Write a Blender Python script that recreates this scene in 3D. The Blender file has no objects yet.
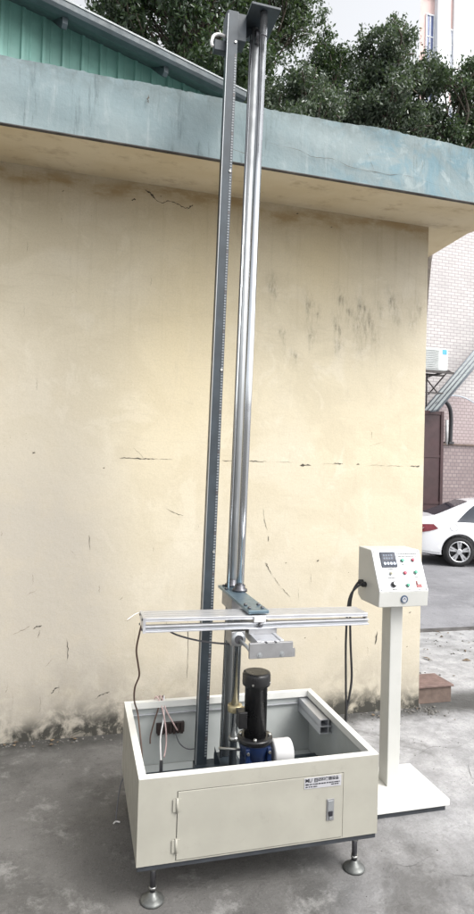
import bpy, bmesh, math, random
import numpy as np
from mathutils import Vector, Matrix, Euler
from math import sin, cos, pi, radians
random.seed(7); rng = np.random.default_rng(7)
S = bpy.context.scene
COL = S.collection

# ------------------------------------------------------------------ camera
def make_camera():
    yaw, pit, rol = 0.261388, 0.02403, 0.028992
    f = Vector((sin(yaw)*cos(pit), cos(yaw)*cos(pit), sin(pit)))
    r = Vector((cos(yaw), -sin(yaw), 0)); u = r.cross(f)
    r2 = cos(rol)*r + sin(rol)*u; u2 = -sin(rol)*r + cos(rol)*u
    cd = bpy.data.cameras.new('camera'); co = bpy.data.objects.new('camera', cd)
    COL.objects.link(co)
    m = Matrix((r2, u2, -f)).transposed().to_4x4(); m.translation = (-0.2594, -2.2793, 1.7)
    co.matrix_world = m
    cd.sensor_fit = 'VERTICAL'; cd.sensor_height = 36; cd.sensor_width = 36
    cd.lens = 586.94/914*36; cd.clip_start = .05; cd.clip_end = 2000
    S.camera = co
make_camera()

# ------------------------------------------------------------------ sky, sun, exposure
SUN_EL, SUN_AZ = radians(50), radians(136)      # azimuth clockwise from +Y (sun stands behind-right of the camera)
W = bpy.data.worlds.new('World'); S.world = W; W.use_nodes = True
wn = W.node_tree.nodes; wl = W.node_tree.links; wn.clear()
sky = wn.new('ShaderNodeTexSky'); sky.sky_type = 'NISHITA'; sky.sun_disc = False
sky.sun_elevation = SUN_EL; sky.sun_rotation = SUN_AZ
sky.air_density = 1.0; sky.dust_density = 4.0; sky.ozone_density = 1.0
hs = wn.new('ShaderNodeHueSaturation'); hs.inputs['Saturation'].default_value = .12
bg = wn.new('ShaderNodeBackground'); bg.inputs['Strength'].default_value = .15
wo = wn.new('ShaderNodeOutputWorld')
wl.new(sky.outputs[0], hs.inputs['Color']); wl.new(hs.outputs[0], bg.inputs['Color']); wl.new(bg.outputs[0], wo.inputs[0])
sd = bpy.data.lights.new('sun', 'SUN'); so = bpy.data.objects.new('sun', sd); COL.objects.link(so)
sd.energy = .8; sd.angle = radians(22); sd.color = (1, .97, .93)
sdir = Vector((sin(SUN_AZ)*cos(SUN_EL), cos(SUN_AZ)*cos(SUN_EL), sin(SUN_EL)))
so.rotation_euler = sdir.to_track_quat('Z', 'Y').to_euler(); so.location = sdir*30
S.view_settings.view_transform = 'Standard'; S.view_settings.look = 'None'
S.view_settings.gamma = 1; S.view_settings.use_curve_mapping = False
S.view_settings.exposure = 1.27
S.render.engine = 'CYCLES'
S.cycles.use_denoising = True
S.cycles.max_bounces = 8

# ------------------------------------------------------------------ materials
class NT:
    """small wrapper for building node trees"""
    def __init__(s, name):
        s.m = bpy.data.materials.new(name); s.m.use_nodes = True
        s.t = s.m.node_tree; s.n = s.t.nodes; s.l = s.t.links; s.n.clear()
        s.o = s.n.new('ShaderNodeOutputMaterial'); s.b = s.n.new('ShaderNodeBsdfPrincipled')
        s.l.new(s.b.outputs[0], s.o.inputs[0])
    def put(s, sock, v):
        if isinstance(v, bpy.types.NodeSocket): s.l.new(v, sock)
        elif isinstance(v, (tuple, list)) and len(v) == 3 and sock.type == 'RGBA': sock.default_value = (*v, 1)
        else: sock.default_value = v
    def pos(s, scale=(1, 1, 1)):
        g = s.n.new('ShaderNodeNewGeometry')
        mp = s.n.new('ShaderNodeMapping'); s.l.new(g.outputs['Position'], mp.inputs[0]); mp.inputs['Scale'].default_value = scale
        return mp.outputs[0]
    def obj(s, scale=(1, 1, 1)):
        g = s.n.new('ShaderNodeTexCoord')
        mp = s.n.new('ShaderNodeMapping'); s.l.new(g.outputs['Object'], mp.inputs[0]); mp.inputs['Scale'].default_value = scale
        return mp.outputs[0]
    def noise(s, vec, scale, detail=4, rough=.55, dist=0):
        t = s.n.new('ShaderNodeTexNoise'); s.l.new(vec, t.inputs['Vector'])
        t.inputs['Scale'].default_value = scale; t.inputs['Detail'].default_value = detail
        t.inputs['Roughness'].default_value = rough; t.inputs['Distortion'].default_value = dist
        return t.outputs['Fac']
    def vor(s, vec, scale, feat='F1'):
        t = s.n.new('ShaderNodeTexVoronoi'); t.feature = feat; s.l.new(vec, t.inputs['Vector']); t.inputs['Scale'].default_value = scale
        return t.outputs['Distance']
    def ramp(s, v, a, b, x=0., y=1.):
        t = s.n.new('ShaderNodeMapRange'); t.interpolation_type = 'SMOOTHSTEP'
        s.l.new(v, t.inputs[0]); t.inputs[1].default_value = a; t.inputs[2].default_value = b
        t.inputs[3].default_value = x; t.inputs[4].default_value = y
        return t.outputs[0]
    def mix(s, fac, a, b, mode='MIX'):
        t = s.n.new('ShaderNodeMix'); t.data_type = 'RGBA'; t.blend_type = mode
        s.put(t.inputs[0], fac); s.put(t.inputs[6], a); s.put(t.inputs[7], b)
        return t.outputs[2]
    def math(s, op, a, b=0.):
        t = s.n.new('ShaderNodeMath'); t.operation = op; s.put(t.inputs[0], a); s.put(t.inputs[1], b)
        return t.outputs[0]
    def attr(s, name):
        t = s.n.new('ShaderNodeAttribute'); t.attribute_name = name; return t.outputs['Fac']
    def island(s):
        return s.n.new('ShaderNodeNewGeometry').outputs['Random Per Island']
    def bump(s, h, strength=.3, dist=.01):
        t = s.n.new('ShaderNodeBump'); s.l.new(h, t.inputs['Height'])
        t.inputs['Strength'].default_value = strength; t.inputs['Distance'].default_value = dist
        s.l.new(t.outputs[0], s.b.inputs['Normal']); return t
    def set(s, **k):
        nm = dict(col='Base Color', rough='Roughness', metal='Metallic', alpha='Alpha', trans='Transmission Weight', coat='Coat Weight', ior='IOR',
                  spec='Specular IOR Level', emit='Emission Color', estr='Emission Strength', sub='Subsurface Weight')
        for a, v in k.items(): s.put(s.b.inputs[nm[a]], v)
        return s

def simple(name, col, rough=.5, metal=0., var=.12, vscale=9., bump=0., bscale=60., dirt=0.):
    m = NT(name); p = m.pos()
    d = tuple(c*(1-var) for c in col); l = tuple(min(1, c*(1+var)) for c in col)
    c = m.mix(m.ramp(m.noise(p, vscale, 5), .3, .7), d, l)
    if dirt:
        c = m.mix(m.ramp(m.noise(p, vscale*2.3, 6, .7), .56, .78, 0, dirt), c, tuple(x*.35 for x in col))
    r = m.ramp(m.noise(p, vscale*3, 4), .3, .7, max(0, rough-.07), min(1, rough+.07))
    m.set(col=c, rough=r, metal=metal)
    if bump: m.bump(m.noise(p, bscale, 4), bump, .004)
    return m.m

M = {}
M['paint'] = simple('beige_powder_coat', (.315, .305, .262), .42, 0, .06, 5, .06, 400, .22)
M['inner_lit'] = simple('paint_lit_inside', (.40, .42, .41), .45, 0, .06, 6, 0, 60, .15)  # cabinet paint made paler inside, standing in for sky light there
M['rim_skylight_white'] = simple('skylit_rim_base_white', (.62, .62, .59), .35, 0, .04, 8)  # white base plate; on the rim, brightened cabinet paint standing in for skylight
M['white_paint'] = simple('white_powder_coat', (.46, .46, .435), .38, 0, .04, 5, .05, 400, .10)
M['panel'] = simple('white_panel_film', (.80, .82, .83), .3, 0, .01, 5)
M['chrome'] = simple('chromed_steel', (.56, .58, .60), .17, .96, .03, 3)
M['zinc'] = simple('zinc_plated_tube', (.36, .375, .385), .36, .65, .06, 5)
M['alu'] = simple('anodised_aluminium', (.60, .61, .64), .36, .75, .06, 12)
M['alu_plate'] = simple('brushed_aluminium_plate', (.30, .30, .305), .42, .6, .06, 20)
M['steel_blue'] = simple('blue_grey_painted_steel', (.030, .040, .049), .42, .1, .18, 12, .05, 200)
M['steel_plate'] = simple('blued_steel_plate', (.17, .24, .29), .36, .7, .1, 20)
M['foot_steel'] = simple('dull_foot_steel', (.13, .135, .13), .5, .6, .2, 40)
M['bolt'] = simple('dark_steel_bolt', (.12, .12, .13), .4, .9)
M['bolt_light'] = simple('zinc_bolt', (.45, .45, .43), .35, .9)
M['black'] = simple('black_enamel', (.010, .010, .011), .32, 0, .1, 8)
M['black_rubber'] = simple('black_rubber', (.016, .016, .018), .6, 0, .2, 20)
M['base_black'] = simple('dark_underframe', (.03, .034, .04), .6, 0, .2, 12)
M['blue_iron'] = simple('blue_cast_iron', (.008, .019, .062), .38, 0, .15, 14, .1, 120)
M['white_drum'] = simple('white_drum_paint', (.50, .50, .50), .35, .0, .03, 9)
M['brass'] = simple('brass', (.50, .43, .27), .38, .75, .1, 20)
M['brown'] = simple('brown_bakelite', (.035, .024, .022), .5, 0, .3, 60)
M['wire_brown'] = simple('brown_wire', (.10, .06, .045), .5)
M['wire_pink'] = simple('pink_grey_wire', (.55, .40, .38), .45)
M['wire_white'] = simple('white_wire', (.75, .73, .72), .45)
M['wire_grey'] = simple('dark_grey_wire', (.09, .09, .1), .45)
M['label'] = simple('silver_label', (.42, .42, .44), .35, .15, .02, 30)
M['ink'] = simple('black_ink', (.015, .015, .02), .5)
M['ink_blue'] = simple('dark_blue_ink', (.05, .08, .13), .4)
M['meter'] = simple('meter_housing', (.022, .03, .05), .6)
M['lcd'] = simple('meter_window', (.008, .011, .03), .5)
M['key'] = simple('meter_key', (.42, .46, .52), .4)
M['green_btn'] = simple('green_button', (.005, .25, .14), .2)
M['red_btn'] = simple('red_button', (.42, .015, .05), .2)
M['cream_btn'] = simple('cream_knob', (.62, .58, .42), .3)
M['red_dark'] = simple('dark_red_rocker', (.22, .03, .03), .35)
M['car_paint'] = simple('white_car_paint', (.82, .83, .85), .22, 0, .01, 3)
M['car_paint'].node_tree.nodes['Principled BSDF'].inputs['Coat Weight'].default_value = .6
M['glass_dark'] = simple('tinted_car_glass', (.012, .018, .030), .06, 0, .05, 3)
M['tyre'] = simple('tyre_rubber', (.018, .018, .019), .75, 0, .2, 30)
M['rim'] = simple('alloy_rim', (.62, .63, .65), .3, .8)
M['tail_red'] = simple('red_tail_lens', (.16, .012, .022), .12, 0, .2, 20)
M['tail_clear'] = simple('clear_tail_lens', (.6, .5, .5), .12)
M['chrome_trim'] = simple('car_black_trim', (.02, .02, .022), .4)
M['gate'] = simple('dark_red_gate', (.045, .02, .022), .55, 0, .18, 3, .1, 40, .3)
M['ac_white'] = simple('air_conditioner_shell', (.55, .57, .56), .45, 0, .05, 4)
M['ac_grille'] = simple('air_conditioner_grille', (.33, .35, .35), .5)
M['ac_blue'] = simple('blue_sticker', (.08, .36, .62), .4)
M['iron'] = simple('rusty_dark_iron', (.07, .062, .06), .6, .3, .3, 20)
M['pipe_black'] = simple('black_drain_pipe', (.03, .03, .034), .5)
M['pipe_grey'] = simple('pale_plastic_pipe', (.5, .5, .5), .5)
M['canopy_frame'] = simple('grey_canopy_frame', (.28, .31, .34), .4, .4)
M['canopy_sheet'] = simple('pale_canopy_sheet', (.66, .72, .73), .3, 0, .06, 3)
M['green_sheet'] = simple('green_sheet_metal', (.20, .385, .335), .5, .0, .16, 2.2, .03, 60, .25)
M['gutter'] = simple('dark_grey_gutter', (.048, .064, .072), .6, .0, .2, 5, 0, 60, .2)
M['gutter_edge'] = simple('gutter_edge_metal', (.20, .215, .22), .5, .2, .1, 7)
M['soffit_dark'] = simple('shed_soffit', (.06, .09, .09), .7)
M['bark'] = simple('bark', (.085, .07, .055), .85, 0, .35, 14, .6, 40)
M['tower_pink'] = simple('pink_render', (.62, .46, .43), .8, 0, .04, 1.5)
M['tower_white'] = simple('white_render', (.74, .76, .78), .8, 0, .03, 1.5)
M['tower_glass'] = simple('blue_window_glass', (.10, .13, .26), .08, 0, .2, 2)
M['tower_frame'] = simple('window_frame_white', (.72, .74, .76), .5)
M['pebble'] = simple('pebbles', (.105, .10, .092), .9, 0, .5, 60)
M['dead_leaf'] = simple('dry_leaf', (.13, .095, .06), .8, 0, .4, 40)
M['crack'] = simple('dark_crack', (.075, .066, .054), .9, 0, .3, 60)
M['crack_soft'] = simple('soft_scratch', (.20, .18, .145), .9, 0, .4, 60)
M['crack_floor'] = simple('floor_crack', (.085, .083, .08), .9, 0, .4, 60)
M['step_brown'] = simple('brown_step_render', (.125, .09, .074), .8, 0, .2, 12, .3, 80, .5)
M['step_tile'] = simple('reddish_step_tile', (.14, .092, .08), .7, 0, .2, 16, .2, 90, .5)
M['ramp'] = simple('pinkish_ramp', (.32, .25, .23), .85, 0, .15, 14, .3, 60, .3)

def leaf_mat(name, dark, light, trans=.25):
    m = NT(name); r = m.island()
    c = m.mix(r, dark, light)
    m.set(col=c, rough=.3)
    tr = m.n.new('ShaderNodeBsdfTranslucent'); m.put(tr.inputs[0], m.mix(.5, c, (.12, .2, .03)))
    mx = m.n.new('ShaderNodeMixShader'); mx.inputs[0].default_value = trans
    m.l.new(m.b.outputs[0], mx.inputs[1]); m.l.new(tr.outputs[0], mx.inputs[2]); m.l.new(mx.outputs[0], m.o.inputs[0])
    return m.m
M['leaf_dark'] = leaf_mat('dark_glossy_leaves', (.013, .030, .017), (.08, .12, .066))
M['leaf_mid'] = leaf_mat('mid_green_leaves', (.018, .038, .023), (.125, .17, .10))
M['leaf_pale'] = leaf_mat('greyish_leaves', (.022, .042, .029), (.155, .19, .135))

def wall_mat():
    m = NT('cream_plaster'); p = m.pos()
    big = m.ramp(m.noise(p, .9, 3), .35, .65)
    c = m.mix(big, (.605, .54, .395), (.595, .54, .42))
    c = m.mix(m.ramp(m.noise(m.pos((1, 1, 1.4)), 1.9, 6, .62, 1.0), .42, .60, 0, .75), c, (.535, .475, .345))
    c = m.mix(m.ramp(m.noise(m.pos((1.3, 1, 1)), 3.3, 7, .66, .8), .52, .62, 0, .55), c, (.66, .605, .48))
    c = m.mix(m.attr('yellow'), c, (.61, .52, .335))
    c = m.mix(m.attr('grey'), c, (.43, .395, .335))
    c = m.mix(m.ramp(m.noise(p, 5, 6, .65), .45, .75, 0, .25), c, (.52, .455, .335))
    c = m.mix(m.ramp(m.noise(m.pos((6, 6, 1.3)), 3, 6, .7), .56, .72, 0, .22), c, (.42, .37, .28))
    c = m.mix(m.ramp(m.noise(p, 110, 4, .7), .40, .65, 0, .16), c, (.30, .265, .20))
    pits = m.ramp(m.vor(p, 26), .03, .06, 1, 0)
    keep = m.ramp(m.noise(p, 3.1, 2), .56, .62)
    c = m.mix(m.math('MULTIPLY', m.math('MULTIPLY', pits, keep), .75), c, (.10, .09, .075))
    run = m.math('MULTIPLY', m.attr('runs'), m.ramp(m.noise(m.pos((9, 9, .3)), 2.2, 7, .7), .52, .66))
    c = m.mix(m.math('MULTIPLY', run, .26), c, (.36, .31, .21))
    c = m.mix(m.ramp(m.noise(m.pos((1.2, 1, 9)), 4.5, 7, .72, 1.5), .54, .66, 0, .22), c, (.43, .38, .285))
    st = m.math('MULTIPLY', m.attr('stain'), m.ramp(m.noise(m.pos((1.7, 1, .45)), 30, 7, .78), .40, .62, .08, 1))
    c = m.mix(st, c, (.165, .15, .115))
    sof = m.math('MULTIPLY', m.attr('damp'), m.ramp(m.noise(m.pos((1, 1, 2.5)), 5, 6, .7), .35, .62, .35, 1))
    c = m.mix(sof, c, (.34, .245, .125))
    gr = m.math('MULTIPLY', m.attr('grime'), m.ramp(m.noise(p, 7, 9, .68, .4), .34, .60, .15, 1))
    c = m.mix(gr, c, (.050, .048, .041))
    m.set(col=c, rough=.88, spec=.25)
    h = m.math('ADD', m.noise(p, 28, 6, .65), m.math('MULTIPLY', m.noise(p, 3.2, 4), 2.5))
    m.bump(h, .22, .008)
    return m.m
M['wall'] = wall_mat()

def fascia_mat():
    m = NT('faded_blue_fascia'); p = m.pos()
    c = m.mix(m.ramp(m.noise(p, 1.6, 5, .6), .35, .66), (.185, .240, .252), (.23, .278, .283))
    east = m.ramp(m.attr('east'), 0, 1)
    c = m.mix(m.math('MULTIPLY', east, m.ramp(m.noise(p, 4.2, 7, .68, .8), .45, .62, 0, .8)), c, (.15, .245, .285))
    c = m.mix(m.math('MULTIPLY', east, m.ramp(m.noise(p, 6.5, 8, .7, 1.0), .52, .63, 0, .8)), c, (.29, .345, .35))
    c = m.mix(m.ramp(m.noise(p, 9, 7, .7), .54, .74, 0, .55), c, (.27, .315, .32))
    c = m.mix(m.ramp(m.noise(m.pos((7, 7, .7)), 3, 6, .7), .55, .72, 0, .45), c, (.32, .36, .36))
    c = m.mix(m.ramp(m.noise(m.pos((5, 5, .5)), 5, 6, .75), .54, .74, 0, .65), c, (.085, .115, .12))
    top = m.math('MULTIPLY', m.attr('top'), m.ramp(m.noise(p, 11, 6, .7), .36, .6))
    c = m.mix(m.math('MULTIPLY', top, .5), c, (.11, .13, .125))
    m.set(col=c, rough=.85, spec=.25)
    m.bump(m.math('ADD', m.noise(p, 22, 6, .7), m.noise(p, 5, 4)), .35, .01)
    return m.m
M['fascia'] = fascia_mat()
M['soffit'] = None
def soffit_mat():
    m = NT('cream_soffit'); p = m.pos()
    c = m.mix(m.ramp(m.noise(p, 2, 5), .35, .65), (.60, .51, .35), (.66, .58, .43))
    c = m.mix(m.ramp(m.noise(p, 6, 7, .7), .50, .70, 0, .55), c, (.36, .27, .16))
    m.set(col=c, rough=.9); m.bump(m.noise(p, 30, 5), .2, .006)
    return m.m
M['soffit'] = soffit_mat()

def concrete_mat(name, a, b, dirt, scale=1., rough=.85, light=(.36, .355, .35)):
    m = NT(name); p = m.pos((scale,)*3)
    c = m.mix(m.ramp(m.noise(p, .8, 4, .6, .4), .36, .64), a, b)
    c = m.mix(m.ramp(m.noise(p, 2.0, 8, .62, .15), .44, .66, 0, .85), c, dirt)
    c = m.mix(m.ramp(m.noise(p, 4.4, 9, .74, .15), .52, .67, 0, .6), c, light)
    c = m.mix(m.ramp(m.noise(p, 24, 7, .8), .50, .74, 0, .5), c, tuple(x*.5 for x in dirt))
    c = m.mix(m.ramp(m.noise(p, 90, 4, .75), .56, .72, 0, .5), c, tuple(x*1.6 for x in b))
    c = m.mix(m.ramp(m.vor(p, 120), .12, .22, .6, 0), c, tuple(x*.3 for x in dirt))
    m.set(col=c, rough=rough, spec=.3)
    h = m.math('ADD', m.math('MULTIPLY', m.noise(p, 3, 6, .6), 3), m.math('ADD', m.noise(p, 45, 6, .75), m.math('MULTIPLY', m.noise(p, 14, 5, .7), 1.5)))
    m.bump(h, .5, .012)
    return m
_g = concrete_mat('worn_concrete', (.108, .104, .099), (.155, .150, .144), (.066, .064, .060), light=(.27, .265, .255))
def shade_dust_blend(m):
    # left shade painted darker, dusty console side paler, dark oily patches by the wall
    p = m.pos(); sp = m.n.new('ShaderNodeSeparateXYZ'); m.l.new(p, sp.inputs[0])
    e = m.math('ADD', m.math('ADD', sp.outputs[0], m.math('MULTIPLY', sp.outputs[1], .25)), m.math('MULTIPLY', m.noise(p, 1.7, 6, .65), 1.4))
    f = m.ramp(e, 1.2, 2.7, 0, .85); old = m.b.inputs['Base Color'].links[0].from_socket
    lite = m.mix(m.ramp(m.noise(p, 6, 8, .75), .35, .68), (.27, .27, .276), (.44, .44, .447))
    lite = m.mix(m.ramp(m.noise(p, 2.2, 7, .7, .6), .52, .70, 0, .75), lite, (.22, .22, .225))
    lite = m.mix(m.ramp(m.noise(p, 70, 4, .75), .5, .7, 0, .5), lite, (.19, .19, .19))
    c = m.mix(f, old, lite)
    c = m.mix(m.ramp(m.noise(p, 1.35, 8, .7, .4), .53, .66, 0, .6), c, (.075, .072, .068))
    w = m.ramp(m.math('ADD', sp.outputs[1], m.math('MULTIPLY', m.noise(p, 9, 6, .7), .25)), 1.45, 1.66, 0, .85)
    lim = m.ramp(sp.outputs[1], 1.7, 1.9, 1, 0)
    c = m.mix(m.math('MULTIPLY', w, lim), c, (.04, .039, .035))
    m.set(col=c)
shade_dust_blend(_g)
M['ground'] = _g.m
M['road'] = concrete_mat('asphalt_road', (.20, .20, .212), (.255, .255, .268), (.155, .155, .165), .5, .8, (.31, .31, .32)).m
M['kerb'] = simple('dark_kerb', (.075, .07, .068), .85, 0, .4, 8, .4, 40, .3)

def tile_mat(name, a, b, grout, w, h, mort=.012):
    m = NT(name); g = m.n.new('ShaderNodeNewGeometry')
    sp = m.n.new('ShaderNodeSeparateXYZ'); m.l.new(g.outputs['Position'], sp.inputs[0])
    cb = m.n.new('ShaderNodeCombineXYZ')
    m.l.new(m.math('ADD', sp.outputs[0], sp.outputs[1]), cb.inputs[0]); m.l.new(sp.outputs[2], cb.inputs[1])
    t = m.n.new('ShaderNodeTexBrick'); m.l.new(cb.outputs[0], t.inputs['Vector'])
    t.inputs['Scale'].default_value = 1; t.inputs['Brick Width'].default_value = w; t.inputs['Row Height'].default_value = h
    t.inputs['Mortar Size'].default_value = mort; t.inputs['Mortar Smooth'].default_value = .3; t.offset = .5
    m.put(t.inputs['Color1'], a); m.put(t.inputs['Color2'], b); m.put(t.inputs['Mortar'], grout)
    p = m.pos()
    c = m.mix(m.ramp(m.noise(p, 1.2, 5, .6), .4, .7, 0, .35), t.outputs['Color'], tuple(x*.72 for x in a))
    m.set(col=c, rough=.45)
    m.bump(t.outputs['Fac'], -.5, .006)
    return m.m
M['tile_white'] = tile_mat('pale_wall_tile', (.46, .435, .43), (.53, .50, .49), (.25, .22, .222), .20, .085, .008)
M['tile_pink'] = tile_mat('pinkish_wall_tile', (.23, .18, .18), (.28, .225, .22), (.14, .115, .12), .13, .095, .010)

def ruler_mat():
    m = NT('graduated_tape'); g = m.n.new('ShaderNodeNewGeometry')
    sp = m.n.new('ShaderNodeSeparateXYZ'); m.l.new(g.outputs['Position'], sp.inputs[0])
    f1 = m.math('FRACT', m.math('MULTIPLY', sp.outputs[2], 72.))
    t1 = m.ramp(f1, .48, .52)
    f2 = m.math('FRACT', m.math('MULTIPLY', sp.outputs[2], 5.))
    t2 = m.ramp(f2, .90, .92)
    c = m.mix(t1, (.20, .22, .235), (.035, .042, .05)); c = m.mix(m.math('MULTIPLY', t2, .8), c, (.06, .05, .05))
    m.set(col=c, rough=.4); return m.m
M['ruler'] = ruler_mat()

# ------------------------------------------------------------------ mesh helpers
OFF = {}
class MB:
    def __init__(s): s.v = []; s.f = []; s.mi = []; s.sm = []; s.cur = 0
    def mat(s, i): s.cur = i; return s
    def add(s, vs, fs, smooth=False):
        b = len(s.v); s.v += [tuple(x) for x in vs]
        for f in fs: s.f.append([i+b for i in f]); s.mi.append(s.cur); s.sm.append(smooth)
        return s
    def box(s, x0, x1, y0, y1, z0, z1, shear=None):
        vs = [(x, y, z) for z in (z0, z1) for y in (y0, y1) for x in (x0, x1)]
        if shear: vs = [(x+shear(z), y, z) for x, y, z in vs]
        return s.add(vs, [(0, 2, 3, 1), (4, 5, 7, 6), (0, 1, 5, 4), (2, 6, 7, 3), (0, 4, 6, 2), (1, 3, 7, 5)])
    def cyl(s, p0, p1, r0, r1=None, n=20, cap=True):
        return s.tube([p0, p1], [r0, r0 if r1 is None else r1], n, cap)
    def tube(s, pts, r, n=8, cap=True):
        pts = [Vector(p) for p in pts]; k = len(pts)
        if not isinstance(r, (list, tuple)): r = [r]*k
        vs = []; up = None
        for i, p in enumerate(pts):
            t = (pts[min(i+1, k-1)]-pts[max(i-1, 0)]).normalized()
            if up is None:
                up = Vector((0, 0, 1)) if abs(t.z) < .9 else Vector((0, 1, 0))
            a = t.cross(up).normalized(); up = a.cross(t).normalized()
            for j in range(n):
                q = 2*pi*j/n; vs.append(p+(a*cos(q)+up*sin(q))*r[i])
        fs = [(i*n+j, i*n+(j+1) % n, (i+1)*n+(j+1) % n, (i+1)*n+j) for i in range(k-1) for j in range(n)]
        s.add(vs, fs, True)
        if cap:
            b = len(s.v)-len(vs)
            for base, rev in ((0, True), ((k-1)*n, False)):
                f = [b+base+j for j in range(n)]
                s.f.append(f[::-1] if rev else f); s.mi.append(s.cur); s.sm.append(False)
        return s
    def lathe(s, c, prof, n=28, axis='z', cap=True):
        vs = []
        for r, h in prof:
            for j in range(n):
                q = 2*pi*j/n; a, b = r*cos(q), r*sin(q)
                d = {'z': (a, b, h), 'x': (h, a, b), 'y': (b, h, a)}[axis]
                vs.append((c[0]+d[0], c[1]+d[1], c[2]+d[2]))
        k = len(prof)
        fs = [(i*n+j, i*n+(j+1) % n, (i+1)*n+(j+1) % n, (i+1)*n+j) for i in range(k-1) for j in range(n)]
        s.add(vs, fs, True); b = len(s.v)-len(vs)
        for base, rev in (((0, True), ((k-1)*n, False)) if cap else ()):
            f = [b+base+j for j in range(n)]
            s.f.append(f[::-1] if rev else f); s.mi.append(s.cur); s.sm.append(False)
        return s
    def prism(s, poly, axis, a0, a1):
        """poly in the two other axes (cyclic order kept), extruded along axis"""
        def pt(u, w, h): return {'x': (h, u, w), 'y': (u, h, w), 'z': (u, w, h)}[axis]
        n = len(poly); vs = [pt(u, w, a0) for u, w in poly]+[pt(u, w, a1) for u, w in poly]
        fs = [tuple(range(n))[::-1], tuple(range(n, 2*n))]+[(i, (i+1) % n, n+(i+1) % n, n+i) for i in range(n)]
        return s.add(vs, fs)
    def build(s, name, mats, parent=None, bevel=0., seg=2, local=False):
        me = bpy.data.meshes.new(name)
        off = Vector((0, 0, 0))
        if parent is not None and not local:
            p = parent
            while p.parent: p = p.parent
            off = OFF.get(p.name, Vector((0, 0, 0)))
        me.from_pydata([(v[0]-off[0], v[1]-off[1], v[2]-off[2]) for v in s.v], [], s.f)
        if not isinstance(mats, (list, tuple)): mats = [mats]
        for m in mats: me.materials.append(M[m] if isinstance(m, str) else m)
        me.polygons.foreach_set('material_index', s.mi); me.polygons.foreach_set('use_smooth', s.sm)
        bm = bmesh.new(); bm.from_mesh(me); bmesh.ops.recalc_face_normals(bm, faces=bm.faces); bm.to_mesh(me); bm.free()
        o = bpy.data.objects.new(name, me); COL.objects.link(o)
        if parent is not None: o.parent = parent
        if bevel:
            b = o.modifiers.new('bevel', 'BEVEL'); b.width = bevel; b.segments = seg; b.limit_method = 'ANGLE'; b.angle_limit = radians(40)
            b.harden_normals = False
        return o

def tag(o, label, cat, group=None):
    o['label'] = label; o['category'] = cat
    if group: o['group'] = group
    return o
def root(name, loc, label, cat, group=None, rz=0):
    o = bpy.data.objects.new(name, None); COL.objects.link(o); o.location = loc; o.rotation_euler.z = rz
    o.empty_display_size = .1; OFF[o.name] = Vector(loc); return tag(o, label, cat, group)
def struct(o): o['kind'] = 'structure'; return o
def smooth_path(pts, n=8):
    P = [Vector(p) for p in pts]; P = [P[0]*2-P[1]]+P+[P[-1]*2-P[-2]]; out = []
    for i in range(1, len(P)-2):
        for k in range(n):
            t = k/n; a, b, c, d = P[i-1:i+3]
            out.append(.5*((2*b)+(c-a)*t+(2*a-5*b+4*c-d)*t*t+(3*b-a-3*c+d)*t**3))
    out.append(P[-2]); return out
def text_mesh(txt, size, mw, mb, align='CENTER', sx=1.):
    """append filled glyph outlines to a mesh builder, placed by matrix mw"""
    cu = bpy.data.curves.new('t', 'FONT'); cu.body = txt; cu.size = size; cu.align_x = align; cu.align_y = 'CENTER'; cu.resolution_u = 2; cu.offset = size*.02
    o = bpy.data.objects.new('t', cu); COL.objects.link(o)
    dg = bpy.context.evaluated_depsgraph_get(); me = bpy.data.meshes.new_from_object(o.evaluated_get(dg))
    mb.add([mw @ Vector((v.co.x*sx, v.co.y, 0)) for v in me.vertices], [tuple(p.vertices) for p in me.polygons])
    bpy.data.objects.remove(o); bpy.data.curves.remove(cu); bpy.data.meshes.remove(me)
def ribbon(mb, pts, w, n, jit=0., taper=True):
    """thin irregular mark lying on the plane of its points; n = plane normal"""
    P = smooth_path(pts, 5); n = Vector(n); vs = []
    for i, p in enumerate(P):
        t = (P[min(i+1, len(P)-1)]-P[max(i-1, 0)]).normalized(); a = t.cross(n)
        k = min(1, 4*min(i, len(P)-1-i)/len(P)+.15) if taper else 1
        ww = w*.75*k*random.uniform(.25, 1.4); p = p+a*random.uniform(-jit, jit)
        vs += [p-a*ww/2, p+a*ww/2]
    mb.add(vs, [(2*i, 2*i+1, 2*i+3, 2*i+2) for i in range(len(P)-1)])

# ------------------------------------------------------------------ ground and road
KY = 3.46
g = MB(); g.add([(-60, -60, 0), (60, -60, 0), (60, KY, 0), (-60, KY, 0)], [(0, 1, 2, 3)])
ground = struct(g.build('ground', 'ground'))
g = MB(); g.add([(-600, -600, -.2), (600, -600, -.2), (600, 600, -.2), (-600, 600, -.2)], [(0, 1, 2, 3)])
struct(g.build('road', 'road'))
g = MB().box(-60, 60, KY-.05, KY+.06, -.21, .012)
kerb = struct(g.build('kerb', 'kerb', None, .012))

def floor_crack(pts, w):
    c = MB(); ribbon(c, [(x, y, .002) for x, y in pts], w, (0, 0, 1), .004)
    c.build('crack', 'crack_floor', ground)
floor_crack([(1.05, -.02), (1.12, .05), (1.2, .02), (1.31, .06), (1.38, .0)], .0026)
floor_crack([(1.32, -.05), (1.41, -.09), (1.5, -.06), (1.6, -.13)], .0026)
floor_crack([(-.45, .75), (-.36, .72), (-.28, .78), (-.22, .74)], .0026)
floor_crack([(1.75, .9), (1.95, 1.0), (2.1, .96), (2.4, 1.1), (2.6, 1.06)], .0026)
floor_crack([(1.9, .35), (1.98, .5), (1.95, .62), (2.05, .8)], .0026)

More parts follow.
